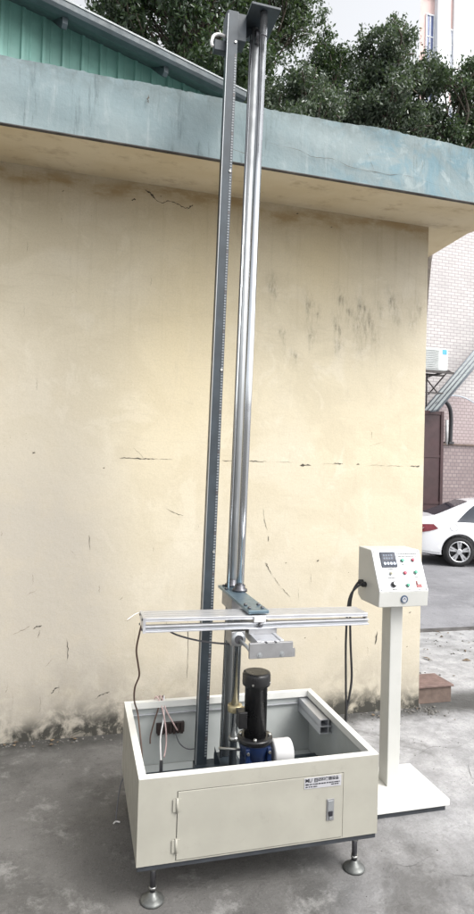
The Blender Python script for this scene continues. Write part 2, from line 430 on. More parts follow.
# pebbles and grit lying along the wall foot and on the yard
def debris():
    m = MB()
    def stone(x, y, r):
        n = 6; vs = []
        for (k, h) in ((1., 0.), (.9, .45), (.35, .8)):
            for j in range(n):
                q = 2*pi*j/n+random.uniform(-.3, .3); rr = r*k*random.uniform(.75, 1.2)
                vs.append((x+rr*cos(q), y+rr*sin(q)*.8, max(-.001, h*r*random.uniform(.7, 1.1))))
        fs = [(i*n+j, i*n+(j+1) % n, (i+1)*n+(j+1) % n, (i+1)*n+j) for i in range(2) for j in range(n)]+[(12, 13, 14, 15, 16, 17)]
        m.add(vs, fs)
    for i in range(420):
        stone(random.uniform(-1.6, 2.25), 1.565-abs(random.gauss(0, .055)), random.choice([.003, .004, .005, .007, .010]))
    for i in range(420):
        stone(random.uniform(-1.6, 3.2), random.uniform(-.6, 1.5), random.choice([.002, .002, .003, .004]))
    for i in range(260):
        stone(random.uniform(2.3, 5.2), random.uniform(1.4, 3.4), random.choice([.004, .005, .008, .012]))
    for i in range(60):
        stone(random.gauss(2.2, .07), random.gauss(1.53, .05), random.choice([.006, .01, .016]))
    o = m.build('gravel', 'pebble'); o['kind'] = 'stuff'; tag(o, 'grit and pebbles scattered along the foot of the cream wall', 'gravel')
    m = MB()
    for i in range(120):
        x, y = (random.uniform(-1.5, 2.2), 1.56-abs(random.gauss(0, .08))) if i < 70 else (random.uniform(2.2, 4.8), random.uniform(1.3, 3.4))
        a = random.uniform(0, 6.3); L = random.uniform(.012, .035); w = L*.45; z = .004
        e = Vector((cos(a), sin(a), random.uniform(-.1, .25))); s = Vector((-sin(a), cos(a), 0)); c = Vector((x, y, z+.004))
        m.add([c-e*L*.5+Vector((0, 0, .003)), c+s*w, c+e*L*.5+Vector((0, 0, .006)), c-s*w], [(0, 1, 2, 3)])
    for i in range(26):
        x, y = random.uniform(2.6, 5.0), random.uniform(2.3, 3.4); a = random.uniform(0, 6.3); L = random.uniform(.03, .08); w = L*random.uniform(.12, .4)
        e = Vector((cos(a), sin(a), 0)); t_ = Vector((-sin(a), cos(a), 0)); c = Vector((x, y, .006)); h = Vector((0, 0, random.uniform(.006, .018)))
        m.add([c-e*L, c+t_*w+h, c+e*L, c-t_*w, c+h*1.3], [(0, 1, 4), (1, 2, 4), (2, 3, 4), (3, 0, 4)])
    o = m.build('leaf_litter', 'dead_leaf'); o['kind'] = 'stuff'; tag(o, 'small dry leaves and scraps lying on the concrete yard', 'leaf litter')
debris()

# ------------------------------------------------------------------ cream building
YW, XW, ZS, YF, ZF, ZT, XR, YB = 1.5718, 2.2063, 3.570, .9033, 3.446, 3.795, 2.55, 3.15
bld = root('cream_building', (-.9, YW, 0), 'cream plastered low building with a faded blue overhanging roof edge', 'building')
def grid_obj(name, mat, parent, P, nu, nv, attrs):
    """P(u,v)->xyz arrays on a grid; attrs: dict of per-vertex float arrays"""
    u, v = np.meshgrid(np.linspace(0, 1, nu), np.linspace(0, 1, nv)); u = u.ravel(); v = v.ravel()
    co = P(u, v)-np.array(OFF[parent.name])
    i = np.arange((nv-1)*nu).reshape(nv-1, nu)[:, :-1].ravel()
    f = np.stack([i, i+1, i+nu+1, i+nu], 1)
    me = bpy.data.meshes.new(name); me.from_pydata(co.tolist(), [], f.tolist())
    me.materials.append(M[mat]); w = co+np.array(OFF[parent.name])
    for k, fn in attrs.items():
        a = me.attributes.new(k, 'FLOAT', 'POINT'); a.data.foreach_set('value', fn(w[:, 0], w[:, 2]).astype(np.float32))
    me.polygons.foreach_set('use_smooth', [True]*len(me.polygons))
    o = bpy.data.objects.new(name, me); COL.objects.link(o); o.parent = parent; return o
SM = [[0.991, 3.0, .9], [1.265, 2.896, .7], [1.288, 2.68, .6], [1.498, 2.971, .6], [1.485, 2.766, .9], [1.574, 2.893, .6], [1.667, 2.92, .9], [1.633, 2.779, .6],
      [1.744, 2.841, .75], [1.786, 2.69, .6], [1.912, 2.997, .8], [1.954, 2.879, .6], [2.092, 2.857, .6], [2.141, 2.968, .55], [1.158, 2.529, 1.2], [1.059, 2.676, 1.0],
      [1.33, 2.84, .5], [1.70, 2.76, .6], [1.81, 2.93, .5], [1.50, 2.62, .45], [1.66, 2.62, .45]]
def f_stain(x, z):
    s = np.zeros_like(x)
    for i, (cx, cz, k) in enumerate(SM):
        sx, sz = (.034, .085) if i not in (14, 15) else (.016, .028)
        zz = z-cz; wide = sx*(1+np.clip(zz/.1, -.6, .8)*.3)
        s += k*.6*np.exp(-((x-cx+.18*zz)/wide)**2-(zz/sz)**2)
        for d in range(3):                                  # run-down streaks
            dx = random.uniform(-.03, .03); L = random.uniform(.08, .26)
            s += k*.5*np.exp(-((x-cx-dx)/.007)**2)*np.clip(1+(zz)/L, 0, 1)*(zz < 0)
    return np.clip(s, 0, 1)
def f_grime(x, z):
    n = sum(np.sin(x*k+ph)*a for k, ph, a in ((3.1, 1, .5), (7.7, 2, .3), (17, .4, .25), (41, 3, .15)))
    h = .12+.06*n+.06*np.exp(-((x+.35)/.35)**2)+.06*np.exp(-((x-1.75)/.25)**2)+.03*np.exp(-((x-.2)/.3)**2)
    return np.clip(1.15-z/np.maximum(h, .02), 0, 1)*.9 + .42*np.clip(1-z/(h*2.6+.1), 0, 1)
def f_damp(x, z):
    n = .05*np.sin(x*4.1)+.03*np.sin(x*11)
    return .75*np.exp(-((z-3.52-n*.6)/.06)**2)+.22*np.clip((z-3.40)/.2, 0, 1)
def f_yellow(x, z):
    return np.clip(.5*np.exp(-((x-.50)/.34)**2)*np.clip((z-1.2)/1.5, 0, 1)+.7*np.exp(-((x-1.36)/.25)**2-((z-3.2)/.35)**2)+.35*np.exp(-((x-.25)/.35)**2-((z-2.5)/.7)**2), 0, 1)
def f_grey(x, z):
    return np.clip(.85*np.clip((.15-x)/.5, 0, 1)*np.clip(1.6-z/1.9, 0, 1)+.3*np.clip((x-1.2)/.8, 0, 1)*np.clip((z-2.0), 0, 1)+.08+.62*np.clip((1.9-z)/1.7, 0, 1), 0, 1)
wallo = grid_obj('wall', 'wall', bld, lambda u, v: np.stack([-1.5+u*(XW+1.5), YW+0*u, v*(ZS+.02)], 1), 300, 290,
         dict(stain=f_stain, grime=f_grime, runs=lambda x, z: np.clip((z-2.2)/1.2, 0, 1)+.35*np.clip(1-z/.9, 0, 1), damp=f_damp, yellow=f_yellow, grey=f_grey))
wm = MB()
wm.box(XW-.20, XW, YW+.002, YB, 0, ZS); wm.box(-6, -1.5, YW+.001, YB, 0, ZS); wm.box(-1.5, XW-.2, YB-.2, YB, 0, ZS)
wm.build('end_wall', 'wall', bld)
# roof slab: sloping soffit, fascia, top
rs = MB(); L0 = -6
rs.add([(L0, YF+.02, ZF), (XR, YF+.02, ZF), (XR, YW, ZS), (L0, YW, ZS), (XR, YB+.2, ZS), (L0, YB+.2, ZS)], [(0, 1, 2, 3), (3, 2, 4, 5)])
rs.build('soffit', 'soffit', bld)
rs = MB().add([(L0, YF+.02, ZT-.03), (XR, YF+.02, ZT-.03), (XR, YB+.2, ZT-.03), (L0, YB+.2, ZT-.03), (XR, YB+.2, ZS), (XR, YW, ZS), (XR, YF+.02, ZF)], [(0, 1, 2, 3), (1, 6, 5, 4, 2)])
rs.build('roof_top', 'fascia', bld)
def fasP(u, v):
    x = -2.2+u*(XR+2.2)
    top = ZT+.004*np.sin(x*5.1)+.003*np.sin(x*13.7+1)+rng.normal(0, 1, 260)[(u*259).round().astype(int)]*.0018
    z = ZF+v*(top-ZF)
    return np.stack([x, YF+.004*np.sin(x*3.3)+.003*np.sin(z*21+x*4), z], 1)
grid_obj('fascia', 'fascia', bld, fasP, 260, 26, dict(east=lambda x, z: np.clip((x-.6)/1.0, 0, 1), top=lambda x, z: np.clip((z-3.69)/.10, 0, 1)))
rs = MB().box(L0, XR, YF+.006, YF+.10, ZT-.04, ZT-.012); rs.build('coping', 'fascia', bld)
rs = MB().box(L0, -2.2, YF, YF+.02, ZF, ZT); rs.build('fascia', 'fascia', bld)
rs = MB().box(L0, XR, YF-.002, YF+.022, ZF-.004, ZF+.001); rs.build('drip_edge', 'kerb', bld)

def wall_mark(pts, w, mat='crack', y=YW-.0015, jit=.003):
    c = MB(); ribbon(c, [(x, y, z) for x, z in pts], w, (0, -1, 0), jit); c.build('crack', mat, bld)
wall_mark([(.1, 3.521), (.126, 3.519), (.14, 3.494), (.167, 3.472), (.214, 3.459), (.246, 3.477), (.3, 3.471), (.361, 3.447), (.395, 3.458), (.408, 3.474)], .007)
wall_mark([(.095, 3.53), (.12, 3.515), (.15, 3.50)], .016); wall_mark([(.125, 3.51), (.16, 3.48)], .012)
wall_mark([(.375, 3.44), (.40, 3.462), (.415, 3.478)], .011)
wall_mark([(-.016, 1.762), (.03, 1.764), (.118, 1.764), (.175, 1.762), (.235, 1.764)], .008)
wall_mark([(.235, 1.764), (.30, 1.765), (.33, 1.764)], .003, 'crack_soft')
wall_mark([(.842, 1.771), (.9, 1.772), (.986, 1.772)], .007); wall_mark([(.67, 1.768), (.75, 1.772)], .005)
wall_mark([(1.229, 1.749), (1.25, 1.757), (1.311, 1.758)], .014); wall_mark([(1.235, 1.751), (1.262, 1.755)], .02)
wall_mark([(1.485, 1.778), (1.52, 1.774), (1.555, 1.773)], .009); wall_mark([(1.66, 1.774), (1.685, 1.774)], .008)
wall_mark([(2.093, 1.775), (2.13, 1.774), (2.168, 1.777)], .007); wall_mark([(2.15, 1.772), (2.172, 1.778)], .013)
for x0 in (1.05, 1.4, 1.75, 1.9): wall_mark([(x0, 1.772+random.uniform(-.004, .004)), (x0+.06, 1.773), (x0+.14, 1.772)], .0025, 'crack_soft')
wall_mark([(.991, 1.082), (1.01, 1.05), (1.044, .993)], .0045); wall_mark([(1.055, .98), (1.08, .948), (1.105, .916)], .0035); wall_mark([(1.12, .90), (1.15, .868), (1.18, .838)], .0045); wall_mark([(1.0, 1.075), (1.02, 1.03)], .010)
wall_mark([(.467, .719), (.474, .509), (.473, .325)], .006)
wall_mark([(1.855, .576), (1.841, .476)], .012); wall_mark([(-.115, .23), (-.066, .258), (-.023, .268)], .009)
wall_mark([(-.503, .687), (-.48, .70), (-.45, .704)], .011); wall_mark([(-.472, .63), (-.462, .679)], .006)
wall_mark([(-.187, 1.267), (-.177, 1.172)], .006); wall_mark([(-.30, .62), (-.29, .54), (-.295, .48)], .006)
wall_mark([(-.38, .28), (-.36, .31), (-.335, .32)], .014); wall_mark([(-.62, .66), (-.55, .69), (-.52, .71)], .004, 'crack_soft')
wall_mark([(.97, 1.45), (.98, 1.37), (1.0, 1.30)], .006, 'crack_soft'); wall_mark([(1.01, 1.26), (1.012, 1.22)], .008)
wall_mark([(.30, 1.44), (.36, 1.41), (.42, 1.395)], .004)
for x, z, r in [(.024, 3.45, .016), (-.536, 1.776, .011), (-.108, 1.695, .007), (-.119, 3.698, .012), (1.382, 1.085, .010), (1.144, 1.074, .007), (-.42, 3.44, .008), (.2, 3.50, .006),
             (1.16, 3.52, .010), (1.42, 3.46, .008), (-.75, .28, .012), (-.7, .6, .01), (1.3, .55, .007), (1.62, 1.0, .005), (.75, .95, .006), (2.12, .7, .01), (2.1, .45, .008)]:
    wall_mark([(x-r, z-r*.3), (x, z+r*.2), (x+r*.7, z+r*.4)], r*1.1, jit=r*.2)
for i in range(46):
    x = random.uniform(-.8, 2.18); z = random.choice([random.uniform(.08, 1.0), random.uniform(.1, 3.4)]); L = random.uniform(.02, .12); a = random.choice([pi/2, pi/2, random.uniform(0, pi)])
    wall_mark([(x, z), (x+cos(a)*L*.5+.004, z+sin(a)*L*.5), (x+cos(a)*L, z+sin(a)*L)], random.uniform(.0015, .0035), 'crack_soft')
def fas_mark(pts, w, mat='crack'):
    c = MB(); ribbon(c, [(x, YF-.010, z) for x, z in pts], w, (0, -1, 0), .004); c.build('crack', mat, bld)
fas_mark([(.72, 3.585), (.916, 3.57), (1.0, 3.55), (1.12, 3.56), (1.25, 3.53), (1.5, 3.525), (1.62, 3.54), (1.85, 3.51)], .0028)
fas_mark([(.459, 3.52), (.6, 3.50), (.7, 3.505)], .003); fas_mark([(1.33, 3.66), (1.36, 3.60), (1.40, 3.53)], .002)
fas_mark([(.032, 3.73), (.030, 3.70), (.036, 3.685)], .012); fas_mark([(1.7, 3.70), (1.72, 3.62), (1.70, 3.55)], .002)

# ------------------------------------------------------------------ doorstep beside the wall corner
st = root('doorstep', (2.37, 1.8, 0), 'brown tiled doorstep with pinkish ramp beside the cream wall corner', 'step')
MB().box(2.19, 2.525, 1.63, 1.86, -.005, .118).build('riser', 'step_brown', st, .008)
MB().box(2.19, 2.535, 1.615, 1.87, .118, .134).build('tread', 'step_tile', st, .004)
MB().prism([(1.87, -.005), (2.6, -.005), (2.6, .012), (1.87, .085)], 'x', 2.19, 2.42).build('ramp', 'ramp', st, .004)

# ------------------------------------------------------------------ green metal shed behind the roof
A = radians(21); sx_, sy_ = cos(A), sin(A)
shed = root('green_shed', (-1.5, 3.5, -.2), 'green ribbed sheet metal shed with dark grey eave behind the blue roof edge', 'shed', rz=A)
# local frame: x along the wall, y away from the camera, z from the road level
def shed_panel():
    # one trapezoid-ribbed sheet pan, 0.2 wide, rib at its left edge
    prof = [(0, 0), (.008, -.030), (.036, -.030), (.044, 0), (.085, 0), (.09, -.004), (.10, -.004), (.105, 0), (.20, 0)]
    vs = [(x, y, z) for z in (0, 6.42) for x, y in prof]; n = len(prof)
    return MB().add(vs, [(i, i+1, n+i+1, n+i) for i in range(n-1)])
pm = shed_panel().build('sheet_panel', 'green_sheet', shed, local=True); pm.location = (-.62, 0, 0)
for i in range(1, 18):
    c = pm.copy(); COL.objects.link(c); c.parent = shed; c.location = (-.62+.2*i, 0, 0)
s = MB()
s.add([(-.7, -.34, 6.19), (2.96, -.34, 6.19), (2.96, .3, 6.50), (-.7, .3, 6.50)], [(0, 1, 2, 3)]); s.build('eave_soffit', 'soffit_dark', shed, local=True)
s = MB(); s.add([(-.8, -.40, 6.31), (3.0, -.40, 6.31), (3.0, 4, 8.2), (-.8, 4, 8.2), (-.8, -.4, 6.29), (3.0, -.4, 6.29)], [(0, 1, 2, 3), (0, 1, 5, 4)]); s.build('roof', 'gutter', shed, local=True)
s = MB().prism([(-.43, 6.285), (-.43, 6.22), (-.41, 6.19), (-.33, 6.19), (-.31, 6.23), (-.32, 6.24), (-.34, 6.205), (-.40, 6.205), (-.415, 6.225), (-.415, 6.285)], 'x', -.8, 3.0)
s.build('gutter', 'gutter', shed, local=True)
MB().prism([(-.437, 6.28), (-.437, 6.297), (-.40, 6.297), (-.40, 6.28)], 'x', -.8, 3.0).build('gutter_rim', 'gutter_edge', shed, local=True)
b = MB().prism([(-.34, 6.19), (-.34, 6.13), (-.31, 6.10), (-.28, 6.11), (-.02, 6.34), (-.02, 6.42), (-.30, 6.19)], 'x', -.025, .025)
b0 = b.build('bracket', 'gutter', shed, local=True); b0.location = (.90, 0, 0)
for x in (2.0, 2.85):
    c = b0.copy(); COL.objects.link(c); c.parent = shed; c.location = (x, 0, 0)
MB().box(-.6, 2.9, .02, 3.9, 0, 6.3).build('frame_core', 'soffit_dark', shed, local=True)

# ------------------------------------------------------------------ trees
def tree(name, label, base, trunk, clumps, leaf, nleaf, lsize, trunk_r):
    """trunk: list of points; clumps: list of (x,y,z,radius)"""
    r = root(name, base, label, 'tree', 'trees behind the building')
    t = MB(); P = smooth_path(trunk, 6); k = len(P)
    t.tube(P, [trunk_r*(1-.65*i/(k-1)) for i in range(k)], 10); 
    for (x, y, z, cr) in clumps:
        j = min(range(k), key=lambda i: abs(P[i].z-(z-1.0-cr*.5))+.2*abs(P[i].x-x)); p = P[j]; e = Vector((x, y, z))
        mid = p.lerp(e, .5)+Vector((random.uniform(-.2, .2), random.uniform(-.2, .2), random.uniform(.0, .3)))
        path = smooth_path([p, mid, e], 5); rr = max(.025, trunk_r*(1-.65*j/(k-1))*.55)
        t.tube(path, [rr*(1-.8*i/(len(path)-1)) for i in range(len(path))], 6)
        for q in range(6):
            dv = Vector((random.gauss(0, 1), random.gauss(0, 1), random.gauss(.3, .8))).normalized()*cr*.85
            s0 = path[random.randint(5, len(path)-1)]
            t.tube(smooth_path([s0, s0.lerp(e+dv, .5)+Vector((0, 0, .06)), e+dv], 3), [.014]*6+[.005], 4)
    t.build('trunk', 'bark', r)
    C = np.array(clumps); w = C[:, 3]**2; pick = rng.choice(len(C), nleaf, p=w/w.sum())
    # sub-clumps give light and dark masses
    nsub = 26; sub = rng.normal(0, 1, (len(C), nsub, 3)); sub /= np.linalg.norm(sub, axis=2, keepdims=True)
    sub *= (rng.random((len(C), nsub, 1))**.4)*C[:, None, 3:4]*np.array([1, 1, .85])
    si = rng.integers(0, nsub, nleaf)
    c = C[pick, :3]+sub[pick, si]+rng.normal(0, 1, (nleaf, 3))*(C[pick, 3:4]*.17)
    d = rng.normal(0, 1, (nleaf, 3)); d[:, 2] -= .35; d /= np.linalg.norm(d, axis=1, keepdims=True)
    nrm = rng.normal(0, 1, (nleaf, 3)); nrm[:, 2] += .6; sdv = np.cross(d, nrm); sdv /= np.linalg.norm(sdv, axis=1, keepdims=True)
    nn = np.cross(sdv, d)
    L = lsize*rng.uniform(.65, 1.3, (nleaf, 1)); Wd = L*rng.uniform(.38, .52, (nleaf, 1))
    V = np.stack([c-d*L*.5, c+sdv*Wd*.5+nn*L*.08-d*L*.05, c+d*L*.5-nn*L*.06, c-sdv*Wd*.5+nn*L*.08-d*L*.05], 1).reshape(-1, 3)-np.array(base)
    me = bpy.data.meshes.new('crown'); me.vertices.add(nleaf*4); me.vertices.foreach_set('co', V.ravel())
    me.loops.add(nleaf*6); b4 = np.arange(nleaf)[:, None]*4
    me.loops.foreach_set('vertex_index', (b4+np.array([[0, 1, 2, 0, 2, 3]])).ravel())
    me.polygons.add(nleaf*2); me.polygons.foreach_set('loop_start', np.arange(nleaf*2)*3); me.polygons.foreach_set('loop_total', np.full(nleaf*2, 3))
    me.update(); me.validate(); me.materials.append(M[leaf])
    o = bpy.data.objects.new('crown', me); COL.objects.link(o); o.parent = r
    return r
R_ = random.uniform
def blob(cx, cy, cz, rx, ry, rz, n, r0, r1):
    out = []
    while len(out) < n:
        v = Vector((R_(-1, 1), R_(-1, 1), R_(-1, 1)))
        if v.length < 1: out.append((cx+v.x*rx, cy+v.y*ry, cz+v.z*rz, R_(r0, r1)))
    return out
tree('broadleaf_tree', 'tall dark broadleaf tree rising behind the green shed eave', (1.2, 8.6, -.2), [(1.2, 8.6, -.2), (1.25, 8.6, 3), (1.35, 8.5, 6.5), (1.5, 8.5, 9.5)],
     blob(1.45, 8.3, 9.6, 1.35, 1.3, 1.9, 34, .38, .62)+blob(2.2, 8.4, 11.2, 1.3, 1, .8, 12, .4, .6)+blob(.3, 8.2, 9.8, .6, .6, 1.0, 8, .35, .5), 'leaf_dark', 32000, .105, .20)
tree('broadleaf_tree', 'broadleaf tree whose high branches hang beside the machine top plate', (3.0, 9.3, -.2), [(3.0, 9.3, -.2), (3.0, 9.3, 4), (2.95, 9.2, 7.5), (3.1, 9.2, 10.2)],
     blob(3.1, 9.0, 11.3, 1.15, 1, .95, 22, .3, .5)+blob(2.9, 9.1, 8.9, .9, .9, 1.1, 20, .35, .5), 'leaf_mid', 26000, .09, .16)
tree('broadleaf_tree', 'low bushy tree showing just over the middle of the roof edge', (3.4, 7.4, -.2), [(3.4, 7.4, -.2), (3.4, 7.4, 3), (3.3, 7.3, 6.0), (3.25, 7.3, 7.6)],
     blob(3.1, 7.2, 7.8, .85, .7, .7, 17, .28, .42), 'leaf_pale', 18000, .075, .12)
tree('broadleaf_tree', 'rounded grey green tree with a pointed top beside the pink tower', (5.2, 8.1, -.2), [(5.2, 8.1, -.2), (5.2, 8.1, 3.5), (5.25, 8.0, 7), (5.35, 8.0, 9.6)],
     blob(5.3, 7.9, 9.0, .95, .8, 1.25, 34, .28, .46)+[(5.5, 8, 10.6, .24), (5.42, 8, 10.3, .34)], 'leaf_pale', 34000, .075, .15)
tree('broadleaf_tree', 'sparse leaning tree in front of the pale tiled building', (5.9, 7.6, -.2), [(5.9, 7.6, -.2), (5.9, 7.6, 3.2), (6.1, 7.6, 6.2), (6.7, 7.7, 8.6)],
     blob(6.75, 7.7, 9.0, .75, .6, .85, 18, .24, .38)+[(6.3, 7.7, 8.5, .3), (7.3, 7.8, 9.6, .4), (7.4, 7.8, 9.0, .4), (7.2, 7.8, 10.0, .3), (7.1, 7.7, 8.3, .4), (7.5, 7.8, 8.4, .4), (7.6, 7.8, 9.9, .35), (6.9, 7.7, 8.0, .35), (6.45, 7.5, 8.0, .4), (6.7, 7.5, 7.7, .4), (7.1, 7.6, 7.7, .4), (7.5, 7.7, 7.8, .4), (6.3, 7.5, 7.5, .35), (6.6, 7.5, 8.4, .4), (7.3, 7.6, 8.2, .4)], 'leaf_mid', 24000, .075, .13)
tree('broadleaf_tree', 'small tree filling the gap between the bushy and the rounded tree', (4.2, 8.8, -.2), [(4.2, 8.8, -.2), (4.2, 8.8, 3), (4.25, 8.7, 6), (4.3, 8.7, 8.6)],
     blob(4.55, 8.6, 9.2, .7, .7, 1.15, 22, .28, .42), 'leaf_dark', 20000, .075, .12)

# ------------------------------------------------------------------ pink tower block far behind
tw = root('tower_block', (16, 21, -.2), 'pink and white tower block with blue windows far behind the trees', 'building')
MB().prism([(12.15, 18), (20, 18), (22, 24), (15.95, 24)], 'z', -.2, 30).build('wall', 'tower_pink', tw)
MB().box(12.78, 13.28, 17.75, 18.0, -.2, 30).build('pilaster', 'tower_white', tw)
MB().box(13.62, 20.1, 17.9, 18.0, -.2, 30).build('facade_panel', 'tower_white', tw)
MB().cyl((13.38, 17.9, -.2), (13.38, 17.9, 30), .055, n=10).build('drain_pipe', 'pipe_grey', tw)
MB().prism([(12.05, 17.7), (20.1, 17.7), (22.1, 24.1), (15.9, 24.1)], 'z', 30, 30.5).build('parapet', 'tower_white', tw)
def window(x0, x1, z0, z1, y):
    f = MB().box(x0-.04, x0, y-.05, y, z0, z1).box(x1, x1+.04, y-.05, y, z0, z1).box(x0-.04, x1+.04, y-.06, y, z1, z1+.05).box(x0-.06, x1+.06, y-.10, y, z0-.06, z0)
    f.box((x0+x1)/2-.015, (x0+x1)/2+.015, y-.04, y, z0, z1).box(x0, x1, y-.04, y, z0+(z1-z0)*.62, z0+(z1-z0)*.62+.04)
    w = f.build('window', 'tower_frame', tw); MB().box(x0, x1, y-.022, y-.012, z0, z1).build('pane', 'tower_glass', w)
for k in range(9):
    z = 2.2+k*3.1
    window(12.43, 12.72, z, z+2.3, 18); 
    if k % 1 == 0: window(13.50, 13.60, z+.3, z+1.9, 18)
    for x in (15.2, 17.3): window(x, x+1.3, z+.4, z+1.9, 17.9)

# ------------------------------------------------------------------ tiled building, boundary wall, gate, air conditioner
YT = 11.5
tb = root('tiled_building', (14, 14, -.2), 'pale tiled building wall rising behind the parked white car', 'building')
MB().box(7.2, 26, YT, 17, -.2, 10.2).build('wall', 'tile_white', tb)
MB().box(7.1, 26.1, YT-.12, 17.1, 10.2, 10.5).build('parapet', 'tower_white', tb)
bw = root('boundary_wall', (12, YT-.25, -.2), 'low pinkish brown tiled wall behind the parked white car', 'wall')
MB().box(8.84, 24, YT-.35, YT-.12, -.2, 2.54).build('tiled_face', 'tile_pink', bw)
MB().box(8.83, 24, YT-.39, YT-.10, 2.54, 2.585).build('coping', 'step_brown', bw)
aw = root('arched_wall', (9.6, YT-.05, -.2), 'pinkish tiled wall panel with a curved arched top above the low wall', 'wall')
poly = [(8.62, -.2), (10.5, -.2)]+[(9.42+1.08*cos(radians(a)), 2.9+.98*sin(radians(a))) for a in range(0, 181, 12)]
poly = [(x, z) for x, z in poly]; poly[-1] = (8.62, 3.0)
MB().prism(poly, 'y', YT-.09, YT-.01).build('tiled_face', tile_mat('light_pink_tile', (.35, .285, .285), (.39, .325, .32), (.20, .155, .16), .13, .085, .009), aw)
arc = MB(); pts = [Vector((9.42+1.09*cos(radians(a)), YT-.06, 2.9+.995*sin(radians(a)))) for a in range(0, 181, 6)]
arc.tube(pts, .03, 6); arc.build('arch_trim', 'canopy_frame', aw)
gt = root('gate_leaf', (8.42, YT-.4, -.2), 'tall dark red metal gate leaf standing beside the tiled wall', 'gate')
MB().box(8.06, 8.78, YT-.46, YT-.40, -.19, 3.36).build('panel', 'gate', gt)
fr = MB().box(8.74, 8.82, YT-.49, YT-.37, -.2, 3.40).box(8.10, 8.74, YT-.48, YT-.38, 3.31, 3.40).box(8.02, 8.10, YT-.49, YT-.37, -.2, 3.40); fr.build('frame', 'gate', gt)
for z in (1.0, 2.2): MB().box(8.10, 8.74, YT-.475, YT-.385, z, z+.06).build('rail', 'gate', gt)
dp = root('drain_pipe', (9.3, YT-.25, -.2), 'black bent drain pipe with a pale pipe beside the arched wall', 'pipe')
MB().tube(smooth_path([(8.55, YT-.42, 3.42), (8.66, YT-.44, 3.60), (8.84, YT-.45, 3.68), (9.02, YT-.43, 3.52), (9.09, YT-.40, 3.25), (9.10, YT-.38, 2.9), (9.10, YT-.37, 2.60)], 6), .052, 10).build('black_pipe', 'pipe_black', dp)
MB().cyl((9.00, YT-.36, 2.55), (9.00, YT-.36, 3.20), .04, n=10).build('pale_pipe', 'pipe_grey', dp)
MB().box(9.03, 9.17, YT-.44, YT-.12, 2.57, 2.63).build('pipe_shoe', 'pipe_black', dp)
MB().cyl((9.10, YT-.36, 3.10), (9.35, YT-.08, 3.12), .016, n=6).build('pipe_clip', 'iron', dp)

ac = root('air_conditioner', (8.260, YT-.55, 4.36), 'white outdoor air conditioner unit with blue sticker on a wall bracket', 'air conditioner')
MB().box(7.880, 8.720, YT-.75, YT-.42, 4.40, 4.97).build('casing', 'ac_white', ac, .015)
g_ = MB()
for i in range(11): g_.box(7.930, 8.460, YT-.768, YT-.75, 4.45+i*.045, 4.468+i*.045)
g_.build('grille', 'ac_white', ac)
MB().lathe((8.195, YT-.7525, 4.70), [(.23, -.004), (.23, .002)], 32, 'y').build('fan_opening', 'ac_grille', ac)
MB().box(8.560, 8.680, YT-.754, YT-.75, 4.82, 4.94).build('sticker', 'ac_blue', ac)
br = MB().box(7.810, 8.840, YT-.85, YT-.80, 4.32, 4.37).box(7.810, 8.840, YT-.42, YT-.38, 4.32, 4.37)
for x in (7.960, 8.640): br.box(x, x+.04, YT-.85, YT, 4.36, 4.40)
br.tube([(8.840, YT-.82, 4.34), (8.660, YT-.4, 4.62)], .02, 6).tube([(7.980, YT-.8, 4.35), (7.980, YT, 3.9)], .018, 6).tube([(8.660, YT-.8, 4.35), (8.660, YT, 3.9)], .018, 6)
br.tube([(8.280, YT-.5, 4.35), (8.280, YT-.5, 3.5)], .022, 6).tube([(8.280, YT-.5, 4.2), (8.660, YT-.45, 3.85)], .016, 6).box(7.860, 8.760, YT-.52, YT-.48, 3.85, 3.88)
br.build('bracket', 'iron', ac)
cn = root('canopy', (9.5, YT-.6, 3.6), 'sloping pale sheet canopy with grey frame bars above the arched wall', 'canopy')
def cpt(s, y, dz=0): return (8.43+s*1.0, y, 3.40+s*1.12+dz)
for k in range(3):
    y0, y1 = YT-.80+k*.24, YT-.80+k*.24+.23
    MB().add([cpt(0, y0), cpt(2.6, y0), cpt(2.6, y1), cpt(0, y1), cpt(0, y0, .012), cpt(2.6, y0, .012), cpt(2.6, y1, .012), cpt(0, y1, .012)],
             [(0, 1, 2, 3), (7, 6, 5, 4), (0, 4, 5, 1), (3, 2, 6, 7), (0, 3, 7, 4), (1, 5, 6, 2)]).build('sheet', 'canopy_sheet', cn)
for k in range(4):
    y = YT-.81+k*.24; MB().tube([cpt(-.02, y), cpt(2.62, y)], .03, 6).build('frame_bar', 'canopy_frame', cn)
for s_ in (0, .9, 1.8, 2.6): MB().tube([cpt(s_, YT-.81, -.02), cpt(s_, YT-.05, -.02)], .025, 6).build('cross_bar', 'canopy_frame', cn)

